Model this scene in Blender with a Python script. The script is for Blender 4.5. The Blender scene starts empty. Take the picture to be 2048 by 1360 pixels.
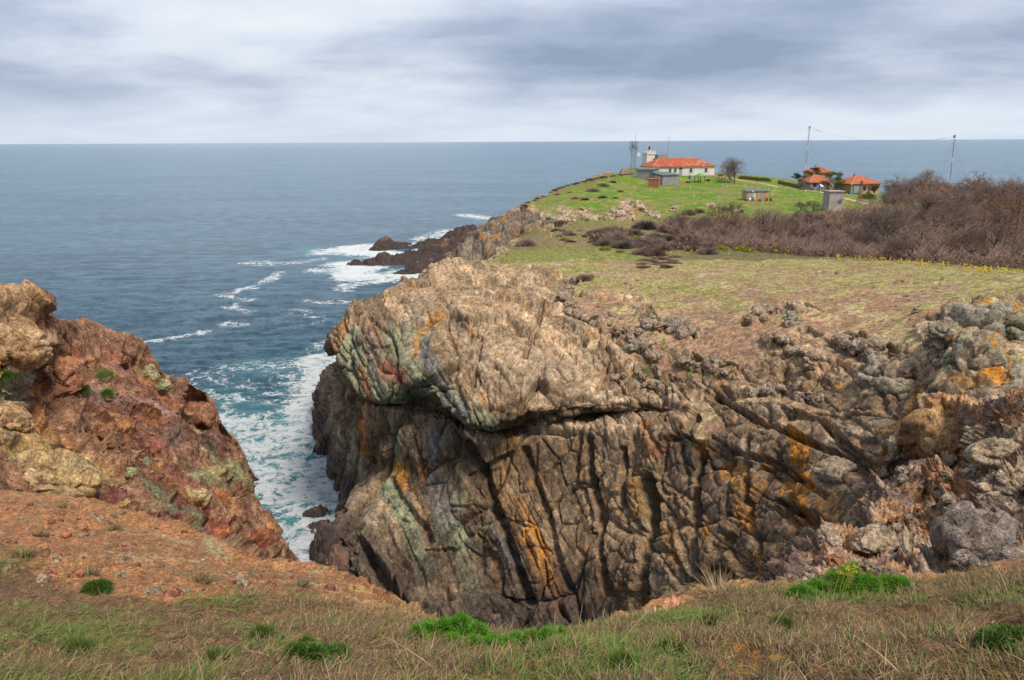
import bpy, bmesh, math, random
import numpy as np
from mathutils import Vector, Matrix
random.seed(7); rng = np.random.default_rng(7)
PI = math.pi
col = bpy.context.scene.collection
sc = bpy.context.scene

# ------------------------------------------------------------------ camera
F_PX = 1500.0; CAM_Z = 35.0; PITCH = math.radians(14.82); ROLL = math.radians(0.28)
cR0 = np.array([1., 0, 0]); cF = np.array([0, math.cos(PITCH), -math.sin(PITCH)]); cU0 = np.array([0, math.sin(PITCH), math.cos(PITCH)])
cR = cR0*math.cos(ROLL) - cU0*math.sin(ROLL); cU = cU0*math.cos(ROLL) + cR0*math.sin(ROLL)
cam_d = bpy.data.cameras.new('camera'); cam = bpy.data.objects.new('camera', cam_d); col.objects.link(cam)
cam.matrix_world = Matrix(((cR[0], cU[0], -cF[0], 0), (cR[1], cU[1], -cF[1], 0), (cR[2], cU[2], -cF[2], CAM_Z), (0, 0, 0, 1)))
cam_d.sensor_width = 36; cam_d.lens = 36*F_PX/2048; cam_d.clip_start = 0.1; cam_d.clip_end = 200000
sc.camera = cam

# ------------------------------------------------------------------ world, sun, exposure
SUN_EL = math.radians(58); SUN_AZ = math.radians(138)     # azimuth clockwise from +Y: behind the camera
world = bpy.data.worlds.new('World'); sc.world = world; world.use_nodes = True
sun_d = bpy.data.lights.new('sun', 'SUN'); sun_d.energy = 2.9; sun_d.angle = math.radians(14); sun_d.color = (1.0, .90, .77)
sun = bpy.data.objects.new('sun', sun_d); col.objects.link(sun)
sdir = Vector((math.sin(SUN_AZ)*math.cos(SUN_EL), math.cos(SUN_AZ)*math.cos(SUN_EL), math.sin(SUN_EL)))
sun.rotation_euler = (-sdir).to_track_quat('-Z', 'Y').to_euler()
sc.view_settings.view_transform = 'Standard'; sc.view_settings.look = 'None'
sc.view_settings.exposure = 0.50; sc.view_settings.gamma = 1.0
sc.cycles.max_bounces = 6; sc.cycles.diffuse_bounces = 3; sc.cycles.glossy_bounces = 3

class NT:
    """tiny node-tree helper"""
    def __init__(s, tree): s.t = tree; tree.nodes.clear()
    def n(s, typ, out=0, props=None, **inp):
        nd = s.t.nodes.new(typ)
        for k, v in (props or {}).items(): setattr(nd, k, v)
        for k, v in inp.items():
            k2 = int(k[1:]) if k[0] == 'i' and k[1:].isdigit() else k.replace('_', ' ')
            s.set(nd.inputs[k2], v)
        nd_out = nd.outputs[out] if out is not None else nd
        return nd_out
    def set(s, sock, v):
        if hasattr(v, 'is_output') or isinstance(v, bpy.types.NodeSocket): s.t.links.new(v, sock)
        else:
            if sock.type == 'RGBA' and len(v) == 3: v = (*v, 1)
            sock.default_value = v
    def math(s, op, a, b=0.0, c=0.0, clamp=False): return s.n('ShaderNodeMath', props={'operation': op, 'use_clamp': clamp}, i0=a, i1=b, i2=c)
    def vmath(s, op, a, b=(0, 0, 0)): return s.n('ShaderNodeVectorMath', props={'operation': op}, i0=a, i1=b)
    def mixc(s, f, a, b, mode='MIX'):
        nd = s.t.nodes.new('ShaderNodeMix'); nd.data_type = 'RGBA'; nd.blend_type = mode
        s.set(nd.inputs[0], f); s.set(nd.inputs[6], a); s.set(nd.inputs[7], b); return nd.outputs[2]
    def noise(s, vec, scale, detail=4, rough=.55, out=0, dist=0.0):
        return s.n('ShaderNodeTexNoise', out=out, Vector=vec, Scale=scale, Detail=detail, Roughness=rough, Distortion=dist)
    def voro(s, vec, scale, feature='F1', out=0):
        return s.n('ShaderNodeTexVoronoi', out=out, props={'feature': feature}, Vector=vec, Scale=scale)
    def ramp(s, f, a, b, lo=0.0, hi=1.0):
        return s.n('ShaderNodeMapRange', props={'interpolation_type': 'SMOOTHSTEP'}, Value=f, i1=a, i2=b, i3=lo, i4=hi)
    def scale(s, vec, v): return s.vmath('MULTIPLY', vec, v)

w = NT(world.node_tree)
sky = w.n('ShaderNodeTexSky', props={'sky_type': 'NISHITA', 'sun_disc': False, 'sun_elevation': SUN_EL, 'sun_rotation': SUN_AZ, 'air_density': 1.0, 'dust_density': 2.0})
tc = w.n('ShaderNodeTexCoord', out=0)
sep = w.n('ShaderNodeSeparateXYZ', out=None, Vector=tc)
zz = w.math('ADD', w.math('MAXIMUM', sep.outputs[2], 0.0), 0.17)
u_ = w.math('DIVIDE', sep.outputs[0], zz); v_ = w.math('DIVIDE', sep.outputs[1], zz)
cv = w.n('ShaderNodeCombineXYZ', X=w.math('ADD', u_, w.math('MULTIPLY', v_, .10)), Y=w.math('MULTIPLY', v_, 1.15), Z=0.0)
n1 = w.noise(w.vmath('ADD', cv, (3.3, 2.3, 0)), 0.55, 2, .5, dist=.2)
n2 = w.noise(w.vmath('ADD', cv, (9.1, 4.2, 2)), 1.9, 7, .52, dist=.15)
n3 = w.noise(w.vmath('ADD', cv, (1.1, 8.2, 5)), 7.0, 6, .62)
cl = w.math('ADD', w.math('ADD', w.math('MULTIPLY', n1, .64), w.math('MULTIPLY', n2, .32)), w.math('MULTIPLY', n3, .05))
cr = w.t.nodes.new('ShaderNodeValToRGB'); w.t.links.new(cl, cr.inputs[0])
el = cr.color_ramp.elements; el[0].position = .35; el[0].color = (2.0, 2.6, 3.6, 1); el[1].position = .70; el[1].color = (6.5, 6.7, 7.0, 1)
for p_, c_ in ((.44, (2.95, 3.5, 4.6, 1)), (.51, (4.1, 4.6, 5.6, 1)), (.585, (5.3, 5.8, 6.5, 1))):
    e = el.new(p_); e.color = c_
hz = w.ramp(sep.outputs[2], 0.0, .09, 1.0, 0.0)                        # thin bright band over the sea
c2 = w.mixc(w.math('MULTIPLY', hz, .75), cr.outputs[0], (5.5, 6.2, 7.0))
c3 = w.mixc(.92, sky, c2)
below = w.ramp(sep.outputs[2], -.02, 0.0)
c4 = w.mixc(below, (.8, 1.1, 1.5), c3)
bg = w.n('ShaderNodeBackground', Color=c4, Strength=.1)
w.n('ShaderNodeOutputWorld', out=None, Surface=bg) if False else w.t.links.new(bg, w.t.nodes.new('ShaderNodeOutputWorld').inputs[0])

# ------------------------------------------------------------------ pixel <-> world helpers (used only to read sizes and places off the photograph)
def ray(px, py): return cF + cR*((px-1024)/F_PX) - cU*((py-680)/F_PX)
def W(px, py, Y):
    d = ray(px, py); return d*(Y/d[1]) + np.array([0, 0, CAM_Z])
def WZ(px, Y, z):
    """world point on the vertical plane of picture column px, at forward distance Y and height z"""
    t = Vector((0, Y, z-CAM_Z)); r = (px-1024)/F_PX
    # solve x so that projection x == r
    x = (r*(Y*cF[1]+(z-CAM_Z)*cF[2]) - (Y*cR[1]+(z-CAM_Z)*cR[2]))/(cR[0]-r*cF[0]); return np.array([x, Y, z])
def SEA(px, py):
    d = ray(px, py); return d*(-CAM_Z/d[2]) + np.array([0, 0, CAM_Z])
def proj(p):
    q = p - np.array([0, 0, CAM_Z]); dz = q@cF; return 1024+F_PX*(q@cR)/dz, 680-F_PX*(q@cU)/dz

# ------------------------------------------------------------------ numpy noise
def _h(ix, iy, iz, s):
    h = (ix.astype(np.int64)*374761393 + iy.astype(np.int64)*668265263 + iz.astype(np.int64)*2147483647 + s*1274126177) & 0xFFFFFFFF
    h = ((h ^ (h >> 13))*1274126177) & 0xFFFFFFFF
    h = ((h ^ (h >> 15))*2246822519) & 0xFFFFFFFF
    return (h ^ (h >> 16)) & 0xFFFFFFFF
from concurrent.futures import ThreadPoolExecutor
_pool = ThreadPoolExecutor(4)
def _chunks(fn, p, s):
    B = 16384
    if len(p) <= B: return [fn(p, s)]
    return list(_pool.map(lambda a: fn(p[a:a+B], s), range(0, len(p), B)))
def perlin(p, s=0): return np.concatenate(_chunks(_perlin, p, s))
def voronoi(q, s=0, cheb=False): return [np.concatenate(c) for c in zip(*_chunks(_voronoi_c if cheb else _voronoi, q, s))]
def _voronoi_c(q, s): return _voronoi(q, s, True)
def _perlin(p, s=0):
    i = np.floor(p).astype(np.int64); f = (p-i).astype(np.float32); u = f*f*f*(f*(f*6-15)+10); out = 0
    for dx in (0, 1):
        for dy in (0, 1):
            for dz in (0, 1):
                h = _h(i[:, 0]+dx, i[:, 1]+dy, i[:, 2]+dz, s)
                g = ((h & 1023)/511.5-1)*(f[:, 0]-dx) + (((h >> 10) & 1023)/511.5-1)*(f[:, 1]-dy) + (((h >> 20) & 1023)/511.5-1)*(f[:, 2]-dz)
                out = out + g*(u[:, 0] if dx else 1-u[:, 0])*(u[:, 1] if dy else 1-u[:, 1])*(u[:, 2] if dz else 1-u[:, 2])
    return out
def fbm(p, sc_, oct_=4, s=0, gain=.5, st=(1, 1, 1)):
    q = p*(sc_*np.array(st)); a = 1.; o = 0; t = 0
    for k in range(oct_): o = o+a*perlin(q*2.03**k+17.3*k, s+k); t += a; a *= gain
    return o/t*1.6
def ridged(p, sc_, oct_=3, s=0, st=(1, 1, 1)):
    q = p*(sc_*np.array(st)); a = 1.; o = 0; t = 0
    for k in range(oct_): o = o+a*(1-np.abs(perlin(q*2.1**k+9.1*k, s+k))*2.6); t += a; a *= .5
    return o/t
def _voronoi(q, s=0, cheb=False):
    i = np.floor(q).astype(np.int64); f = (q-i).astype(np.float32); N = len(q)
    F1 = np.full(N, 9., np.float32); F2 = F1.copy(); H = np.zeros(N, np.int64); off = np.zeros((N, 3), np.float32)
    for dx in (-1, 0, 1):
        for dy in (-1, 0, 1):
            for dz in (-1, 0, 1):
                h = _h(i[:, 0]+dx, i[:, 1]+dy, i[:, 2]+dz, s)
                v = np.stack([f[:, 0]-dx-(h & 1023)/1023., f[:, 1]-dy-((h >> 10) & 1023)/1023., f[:, 2]-dz-((h >> 20) & 1023)/1023.], 1).astype(np.float32)
                d = np.abs(v).max(1) if cheb else np.sqrt((v*v).sum(1)); c = d < F1
                F2 = np.where(c, F1, np.minimum(F2, d)); F1 = np.where(c, d, F1); H = np.where(c, h, H); off[c] = v[c]
    return F1, F2, H, off
def rnd(H, k): return ((_h(H & 0xFFFF, H >> 16, H*0+k, 5)) & 0xFFFF)/65535.
def rotm(ax, deg): return np.array(Matrix.Rotation(math.radians(deg), 3, ax))
def sstep(a, b, x): t = np.clip((x-a)/(b-a), 0, 1); return t*t*(3-2*t)
def blocks(p, S, R=None, seed=0, warp=.35, tilt=.9, crack=.5, cw=.10, dome=.25, cheb=False):
    """faceted, fractured rock: returns a displacement in units of the cell size, and a hash per block"""
    q = p@R if R is not None else p
    q = q/np.array(S)
    wv = np.stack([perlin(q*.9+k*31.7, seed+40+k) for k in range(3)], 1)
    q = q+wv*warp
    F1, F2, H, off = voronoi(q, seed, cheb)
    rv = np.stack([rnd(H, k)-.5 for k in (1, 2, 3)], 1)
    d = (rnd(H, 4)-.5)*.75 + (off*rv).sum(1)*tilt - crack*np.exp(-((F2-F1)/cw)**2*.7) - dome*F1**2
    return d, H, F2-F1

# ------------------------------------------------------------------ mesh helpers
def link(o, parent=None):
    col.objects.link(o)
    if parent is not None: o.parent = parent
    return o
def tag(o, label=None, cat=None, group=None, kind=None):
    if label: o['label'] = label
    if cat: o['category'] = cat
    if group: o['group'] = group
    if kind: o['kind'] = kind
    return o
def np_mesh(name, V, Fq, mat, smooth=True, colors=None, attrs=None, parent=None, normals=None):
    me = bpy.data.meshes.new(name); V = np.asarray(V, np.float32); Fq = np.asarray(Fq, np.int32); k = Fq.shape[1]
    me.vertices.add(len(V)); me.vertices.foreach_set('co', V.ravel())
    me.loops.add(Fq.size); me.loops.foreach_set('vertex_index', Fq.ravel())
    me.polygons.add(len(Fq)); me.polygons.foreach_set('loop_start', np.arange(0, Fq.size, k, dtype=np.int32))
    if smooth: me.polygons.foreach_set('use_smooth', np.ones(len(Fq), bool))
    me.update(calc_edges=True)
    if colors is not None:
        ca = me.color_attributes.new('Col', 'FLOAT_COLOR', 'POINT'); c4_ = np.ones((len(V), 4), np.float32); c4_[:, :3] = colors
        ca.data.foreach_set('color', c4_.ravel())
    for k_, a in (attrs or {}).items():
        at = me.attributes.new(k_, 'FLOAT', 'POINT'); at.data.foreach_set('value', np.asarray(a, np.float32))
    me.materials.append(mat)
    return link(bpy.data.objects.new(name, me), parent)
def grid_faces(nr, nc, flip=False):
    i = np.arange(nr-1)[:, None]*nc + np.arange(nc-1)[None, :]; i = i.ravel()
    f = np.stack([i, i+nc, i+nc+1, i+1], 1); return f[:, ::-1] if flip else f
def pchip(A, t):
    """monotone cubic along axis 0 of A sampled at t (0..n-1)"""
    n = len(A); d = A[1:]-A[:-1]; m = np.zeros_like(A); a, b = d[:-1], d[1:]
    same = (a*b) > 0; h = np.where(same, 2*a*b/np.where(same, a+b, 1), 0)
    m[1:-1] = .6*h + .4*(a+b)/2; m[0] = d[0]; m[-1] = d[-1]
    i = np.clip(np.floor(t).astype(int), 0, n-2); f = (t-i).reshape((-1,)+(1,)*(A.ndim-1))
    f2 = f*f; f3 = f2*f
    return (2*f3-3*f2+1)*A[i] + (f3-2*f2+f)*m[i] + (-2*f3+3*f2)*A[i+1] + (f3-f2)*m[i+1]
def loft(ctrl, extra, step=1.6, maxn=120, minn=3):
    """ctrl (R,C,3) world points -> dense grid; step in photo pixels"""
    px, py = proj(ctrl.reshape(-1, 3)); s = np.stack([px, py], 1).reshape(ctrl.shape[0], ctrl.shape[1], 2); s = np.clip(s, -300, 2400)
    rl = np.percentile(np.linalg.norm(s[1:]-s[:-1], axis=2), 75, axis=1); cl_ = np.percentile(np.linalg.norm(s[:, 1:]-s[:, :-1], axis=2), 75, axis=0)
    def par(L):
        t = []
        for i, l in enumerate(L):
            n = int(np.clip(l/step, minn, maxn)); t += list(i+np.arange(n)/n)
        return np.array(t+[len(L)])
    tr, tcn = par(rl), par(cl_)
    A = np.concatenate([ctrl, extra], 2)
    B = pchip(A, tr); B = pchip(B.transpose(1, 0, 2), tcn).transpose(1, 0, 2)
    P = B[..., :3]; E = B[..., 3:]
    du = np.gradient(P, axis=0); dv = np.gradient(P, axis=1); N = np.cross(dv, du); N /= np.linalg.norm(N, axis=2, keepdims=True)+1e-9
    for ax in (0, 1):                      # broad, smooth normals: relief then never splays into spikes
        for _ in range(2):
            h_ = 9; pad = [(0, 0)]*3; pad[ax] = (h_+1, h_); Cs = np.cumsum(np.pad(N, pad, 'edge'), axis=ax); n_ = N.shape[ax]
            N = (np.take(Cs, range(2*h_+1, 2*h_+1+n_), ax)-np.take(Cs, range(0, n_), ax))/(2*h_+1)
    N /= np.linalg.norm(N, axis=2, keepdims=True)+1e-9
    return P, -N, E      # oriented by caller
class Surf:
    """keeps the undisplaced surface so features can be located on it"""
    def __init__(s, P): s.V = P.reshape(-1, 3); s.px, s.py = proj(s.V)
    def at(s, px, py):
        j = np.argmin((s.px-px)**2+(s.py-py)**2); return s.V[j]
def seg_dist(V, a, b):
    ab = b-a; L = (ab*ab).sum()+1e-9; t = np.clip(((V-a)@ab)/L, 0, 1); return np.linalg.norm(V-a-t[:, None]*ab, axis=1)
def stroke(surf, V, pts, r_px, wob, soft=.5):
    """mask of a streak that follows photographed points on the surface, ragged edges from wob"""
    P = [surf.at(*p) for p in pts]
    if len(P) == 1: P = P*2
    d = np.min([seg_dist(V, a, b) for a, b in zip(P[:-1], P[1:])], axis=0); r = r_px*np.linalg.norm(P[0]-np.array([0, 0, CAM_Z]))/F_PX
    return sstep(1+soft, 1-soft, d/r + wob)
def mix(A, B, m): return A + (np.asarray(B)-A)*m[:, None]

# ------------------------------------------------------------------ materials
def mat(name, f):
    m = bpy.data.materials.new(name); m.use_nodes = True; t = NT(m.node_tree); sh = f(t)
    t.t.links.new(sh, t.t.nodes.new('ShaderNodeOutputMaterial').inputs[0]); return m
def plain(name, c, rough=.8, var=.25, scale=3.0, bump=.0, metal=0.0, spec=.3):
    def f(t):
        co = t.n('ShaderNodeTexCoord', out=3)
        a = t.noise(co, scale, 5, .65); b = t.noise(co, scale*9, 3, .6)
        k = t.math('ADD', t.math('MULTIPLY', a, .7), t.math('MULTIPLY', b, .3))
        k = t.ramp(k, .3, .7, 1-var, 1+var)
        cc = t.vmath('SCALE', c); cc.node.inputs[0].default_value = c; t.t.links.new(k, cc.node.inputs['Scale'])
        kw = {}
        if bump: kw['Normal'] = t.n('ShaderNodeBump', Strength=.7, Distance=bump, Height=b)
        return t.n('ShaderNodeBsdfPrincipled', Base_Color=cc, Roughness=rough, Metallic=metal, **{'Specular_IOR_Level': spec}, **kw)
    return mat(name, f)
def NTkey(): pass
_old = NT.n
def _n(s, typ, out=0, props=None, **inp):
    if 'Specular_IOR_Level' in inp: v = inp.pop('Specular_IOR_Level'); o = _old(s, typ, out, props, **inp); o.node.inputs['Specular IOR Level'].default_value = v; return o
    return _old(s, typ, out, props, **inp)
NT.n = _n

def twigmat(name, c):
    def f(t):
        r_ = t.n('ShaderNodeObjectInfo', out=5); r2 = t.math('FRACT', t.math('MULTIPLY', r_, 7.31)); nz_ = t.noise(t.n('ShaderNodeTexCoord', out=3), .5, 4, .6)
        cc = t.mixc(r2, c, (c[0]*1.05, c[1]*1.0, c[2]*.85)); k = t.math('MULTIPLY', t.ramp(r_, 0, 1, .60, 1.45), t.ramp(nz_, .3, .7, .75, 1.25)); o = t.vmath('SCALE', cc); t.t.links.new(k, o.node.inputs['Scale'])
        return t.n('ShaderNodeBsdfPrincipled', Base_Color=o, Roughness=.95, Specular_IOR_Level=.15)
    return mat(name, f)
def rock_mat(name, sc_=1.0, b=.12, speck=.5, grain=(1, 1, .4), sat=.35):
    def f(t):
        g = t.n('ShaderNodeNewGeometry', out=0)
        c = t.n('ShaderNodeVertexColor', props={'layer_name': 'Col'})
        gv = t.scale(g, tuple(x*sc_ for x in grain))
        a = t.noise(gv, 2.6, 8, .68); a2 = t.noise(t.scale(g, (sc_,)*3), 9.0, 6, .7); a3 = t.noise(t.scale(g, (sc_,)*3), .8, 4, .6)
        k = t.ramp(a, .30, .72, .48, 1.55); k2 = t.ramp(a2, .3, .72, .50, 1.55)
        kk = t.math('MULTIPLY', k, k2)
        cc = t.vmath('SCALE', c); t.t.links.new(kk, cc.node.inputs['Scale'])
        # warm / cool drift
        cc = t.mixc(t.ramp(a3, .35, .7, 0, sat), cc, t.mixc(1.0, cc, (1.15, .94, .80), 'MULTIPLY'))
        # pale crustose lichen specks
        v = t.voro(t.vmath('ADD', t.scale(g, (sc_,)*3), t.vmath('SCALE', t.noise(t.scale(g, (sc_,)*3), 4, 3, .5, out=1))), 7.0)
        spm = t.math('MULTIPLY', t.ramp(v, .20, .12), t.ramp(a3, .45, .60, 0, speck*.7))
        cc = t.mixc(spm, cc, (.42, .39, .32))
        # fractures
        wv = t.vmath('ADD', gv, t.scale(t.noise(gv, 1.7, 4, .6, out=1), (.5, .5, .5)))
        e1 = t.voro(wv, 1.5, 'DISTANCE_TO_EDGE'); e2 = t.voro(wv, 5.0, 'DISTANCE_TO_EDGE')
        h = t.math('ADD', t.math('MULTIPLY', t.ramp(e1, 0, .04), .35), t.math('MULTIPLY', t.ramp(e2, 0, .07), .05))
        h = t.math('ADD', h, t.math('MULTIPLY', a, .9)); h = t.math('ADD', h, t.math('MULTIPLY', a2, .45))
        bn = t.n('ShaderNodeBump', Strength=1.0, Distance=b, Height=h)
        return t.n('ShaderNodeBsdfPrincipled', Base_Color=cc, Roughness=.93, Normal=bn, Specular_IOR_Level=.2)
    return mat(name, f)
M_rock = rock_mat('weathered_rock', 1.0, .045)
M_rockR = rock_mat('weathered_rock_near', 2.4, .05, .35, (1, 1, .8))
M_rockL = rock_mat('red_and_ochre_rock', 1.6, .06, .12, (1, 1, .7), .3)
M_soil = rock_mat('ochre_soil_and_gravel', 5.0, .02, .5, (1, 1, 1), .4)
M_far = rock_mat('turf_and_stone', .7, .12, .1, (1, 1, 1), .3)

# colours (linear albedo)
PALE = (.40, .315, .22); GREY = (.25, .19, .132); GREYL = (.33, .28, .22); BROWN = (.13, .09, .058); DARK = (.065, .052, .047); PURP = (.16, .115, .10)
GREEN = (.19, .225, .165); LICH = (.42, .19, .022); SOIL = (.29, .18, .115); STRAW = (.43, .325, .17); GRASS = (.15, .20, .035); LUSH = (.10, .21, .018)
BLUEG = (.12, .13, .145); OCHRE = (.34, .20, .08)

# ================================================================== 1. far headland: a height field
FARP = [  # photographed points on the ground: column, row, forward distance
 (1283,350,268),(1430,352,268),(1350,353,262),(1300,370,245),(1345,367,247),(1420,366,248),(1258,352,262),(1200,378,225),(1120,388,210),(1060,420,185),
 (1200,430,155),(1100,443,150),(1030,486,118),(960,515,98),(1400,400,190),(1400,440,150),(1400,500,105),(1512,402,190),(1600,380,225),(1670,421,165),
 (1640,383,250),(1730,388,250),(1800,505,110),(2000,527,85),(2048,548,62),(1900,531,75),(1700,519,85),(1500,516,95),(1300,516,98),(1180,517,98),(1500,350,300),
 (1600,362,290),(1440,346,290),(1250,335,285),(1060,400,197),(1120,373,217),(1180,355,240),(1240,345,258),(1000,436,180),(950,466,172),(1000,505,156),(930,520,162),(900,532,180),(880,541,190),(1530,376,235),(1470,378,228)]
FARZ = [(1800,200,18.5),(1900,150,19),(2048,110,21),(2300,70,24),(2300,120,21.5),(2300,200,17),(2048,200,17),(2048,280,13),(2300,300,12),(1800,290,14),(1700,310,14),(2500,60,24.5),(2500,250,12),(1060,135,18.5)]
FP = np.array([W(*p) for p in FARP]+[WZ(*p) for p in FARZ])
def _rbf_fit(XY, z):
    D = np.linalg.norm(XY[:, None]-XY[None], axis=2); K = np.sqrt(D*D+64.) ; n = len(z)
    A = np.zeros((n+3, n+3)); A[:n, :n] = K - np.eye(n)*1.0; A[:n, n] = 1; A[n, :n] = 1; A[:n, n+1:] = XY/100; A[n+1:, :n] = XY.T/100
    return np.linalg.solve(A, np.concatenate([z, [0, 0, 0]]))
_XY = FP[:, :2]; _wt = _rbf_fit(_XY, FP[:, 2])
def farz0(X, Y):
    q = np.stack([np.ravel(X), np.ravel(Y)], 1); o = np.zeros(len(q))
    for i in range(len(_XY)): o += _wt[i]*np.sqrt(((q-_XY[i])**2).sum(1)+64.)
    return o + _wt[-3] + q@_wt[-2:]/100
def xat(px, Y): return (px-1024)/F_PX*(Y*.967+5)
COAST = np.array([(xat(a, b), b) for a, b in ((870,60),(905,90),(935,100),(985,118),(1000,140),(975,155),(905,172),(868,190),(872,203),(925,200),(985,197),(1050,205),(1110,224),(1168,246),(1225,270),(1240,295),(1300,312),(1450,322),(1600,326),(1800,322),(2048,330),(2900,340))])
def coast_s(X, Y):
    """signed distance to the coast line, positive inland"""
    P = np.stack([np.ravel(X), np.ravel(Y)], 1); best = np.full(len(P), 1e9); ins = np.zeros(len(P), bool)
    for a, b in zip(COAST[:-1], COAST[1:]):
        ab = b-a; t = np.clip(((P-a)@ab)/(ab@ab), 0, 1); v = P-a-t[:, None]*ab; best = np.minimum(best, np.hypot(v[:, 0], v[:, 1]))
    ring = np.concatenate([COAST, [[3000, 300], [3000, -60], [COAST[0, 0], -60]]])
    for a, b in zip(ring, np.roll(ring, -1, 0)):
        if a[1] == b[1]: continue
        c = ((a[1] > P[:, 1]) != (b[1] > P[:, 1])) & (P[:, 0] < (b[0]-a[0])*(P[:, 1]-a[1])/(b[1]-a[1])+a[0]); ins ^= c
    return np.where(ins, best, -best)
JOIN_P = [905, 926, 1600, 1750, 1900, 2060, 2300, 2800]; JOIN_Y = [97, 97, 95, 88, 76, 62, 56, 50]      # where the far turf meets the near one
def farz(X, Y, detail=True):
    z = farz0(X, Y); s = coast_s(X, Y); q = np.stack([np.ravel(X), np.ravel(Y), np.zeros(np.size(X))], 1)
    s = s+2.0*fbm(q, .12, 3, 5)
    jy = np.interp(1024+F_PX*q[:, 0]/(q[:, 1]*.967+5), JOIN_P, JOIN_Y); z = z-3.0*sstep(-1, -9, q[:, 1]-jy)
    z = z + 1.1*np.exp(-(((q[:, 0]-W(1000, 450, 178)[0])/10)**2+((q[:, 1]-178)/9)**2))
    edge = np.where(s < 3, (s-3)*2.4, 0)
    if detail: z = z+.25*fbm(q, .09, 4, 9)
    return np.maximum(z+edge, -4)
def ground_far(x, y): return float(farz(np.array([x]), np.array([y]))[0])
# --- build the far headland mesh on a fan-shaped grid that is denser near the camera
fy = 46*np.exp(np.linspace(0, math.log(345/46.), 420)); fp = np.linspace(800, 2700, 860)
FX = (fp[None, :]-1024)/F_PX*(fy[:, None]*.967+5); FY = np.repeat(fy[:, None], len(fp), 1)
FZ = farz(FX, FY)
V = np.stack([FX.ravel(), FY.ravel(), FZ], 1); sco = coast_s(FX, FY); SA = Surf(V.copy())
gz = FZ.reshape(FX.shape); sl = np.abs(np.gradient(gz, axis=0)/np.gradient(FY, axis=0)).ravel()+np.abs(np.gradient(gz, axis=1)/np.gradient(FX, axis=1)).ravel()
n_a = fbm(V, .11, 4, 21); n_b = fbm(V, .5, 4, 22); n_c = fbm(V, .035, 3, 23)
rk = sstep(.75, 1.5, sl + .5*n_b) ; rk = np.maximum(rk, sstep(6, 1, sco+2*n_b))
wob = .5*n_b+.25*fbm(V, 1.5, 2, 25)
for pts, r in (([(1090,440),(1140,432),(1110,455)],16),([(1150,425),(1175,420)],9),([(1165,430),(1190,440)],10),([(1215,425),(1260,420),(1240,438)],14),([(1275,405),(1290,420),(1310,435)],12),
               ([(1040,462),(1070,455)],20),([(940,485),(960,462),(1000,440),(1060,445)],28),([(930,515),(980,500),(1040,480)],22),([(1100,475),(1140,480)],9),([(1340,432),(1380,430)],8),([(1420,412),(1460,420)],9)):
    rk = np.maximum(rk, stroke(SA, V, pts, r, wob))
bd, bH, be = blocks(V, (3.2, 3.2, 2.4), seed=31, tilt=1.1); bd2, bH2, be2 = blocks(V, (1.1, 1.1, .9), seed=32)
V[:, 2] += rk*(bd*1.5+bd2*.45+.35) + .10*fbm(V, .8, 3, 33)*(1-rk)
V[:, 0] += rk*bd2*.6; V[:, 1] -= rk*bd*.9
gcol = mix(np.tile(np.array(LUSH)*.95, (len(V), 1)), (.20, .235, .03), sstep(-.15, .35, n_b+.5*n_a))
gcol = mix(gcol, (.22, .18, .075), sstep(-.08, .28, n_a+.45*n_b)*.8)                     # dry patches
gcol = mix(gcol, (.34, .31, .03), sstep(.18, .4, n_b-.2*n_a)*.8*(V[:, 1] > 150))       # yellow flowers in the meadow
west = sstep(-35, 5, -(V[:, 0]-30)+.35*(V[:, 1]-200)*0)
drybrown = sstep(175, 120, V[:, 1]+25*n_a); gcol = mix(gcol, (.205, .15, .075), drybrown*.8)
edgeb = sstep(12, 3, sco+5*n_a); gcol = mix(gcol, (.17, .125, .06), edgeb*.8)
# thicket floor
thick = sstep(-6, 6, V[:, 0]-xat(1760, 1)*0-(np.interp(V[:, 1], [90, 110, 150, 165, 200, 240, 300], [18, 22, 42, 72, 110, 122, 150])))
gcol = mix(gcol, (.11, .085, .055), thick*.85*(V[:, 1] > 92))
gcol = mix(gcol, (.20, .22, .05), sstep(112, 100, V[:, 1]+5*n_a)*.7*(1-thick*.6))
rc = mix(np.tile(np.array(PALE), (len(V), 1)), GREY, sstep(-.2, .3, fbm(V, .25, 3, 41)))
rc = rc*(.75+.5*rnd(bH2, 7))[:, None]
rc = mix(rc, LICH, sstep(.15, .35, fbm(V, .35, 3, 43))*.8*(V[:, 1] < 190)); rc = mix(rc, DARK, sstep(10, 5, V[:, 2]+3*n_a)*.9)
for pts, r, c_ in (([(960,505),(1000,480),(1040,470)], 26, (.07, .065, .06)), ([(1000,462),(1030,455)], 10, (.10, .085, .07)), ([(990,445),(960,465),(930,500)], 9, (.42, .24, .06)), ([(1045,490),(1080,482)], 6, LICH)):
    rc = mix(rc, c_, stroke(SA, V, pts, r, wob)*.85)
colr = mix(gcol, rc, rk) if False else gcol*(1-rk[:, None])+rc*rk[:, None]
gf = grid_faces(len(fy), len(fp)); jyv = np.interp(1024+F_PX*V[:, 0]/(V[:, 1]*.967+5), JOIN_P, JOIN_Y)
gf = gf[(V[gf[:, 0], 1] > jyv[gf[:, 0]]-9) & (V[gf, 2].max(1) > -3.9)]
headland = np_mesh('headland_plateau', V, gf, M_far, colors=colr)
tag(headland, kind='structure')

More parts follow.
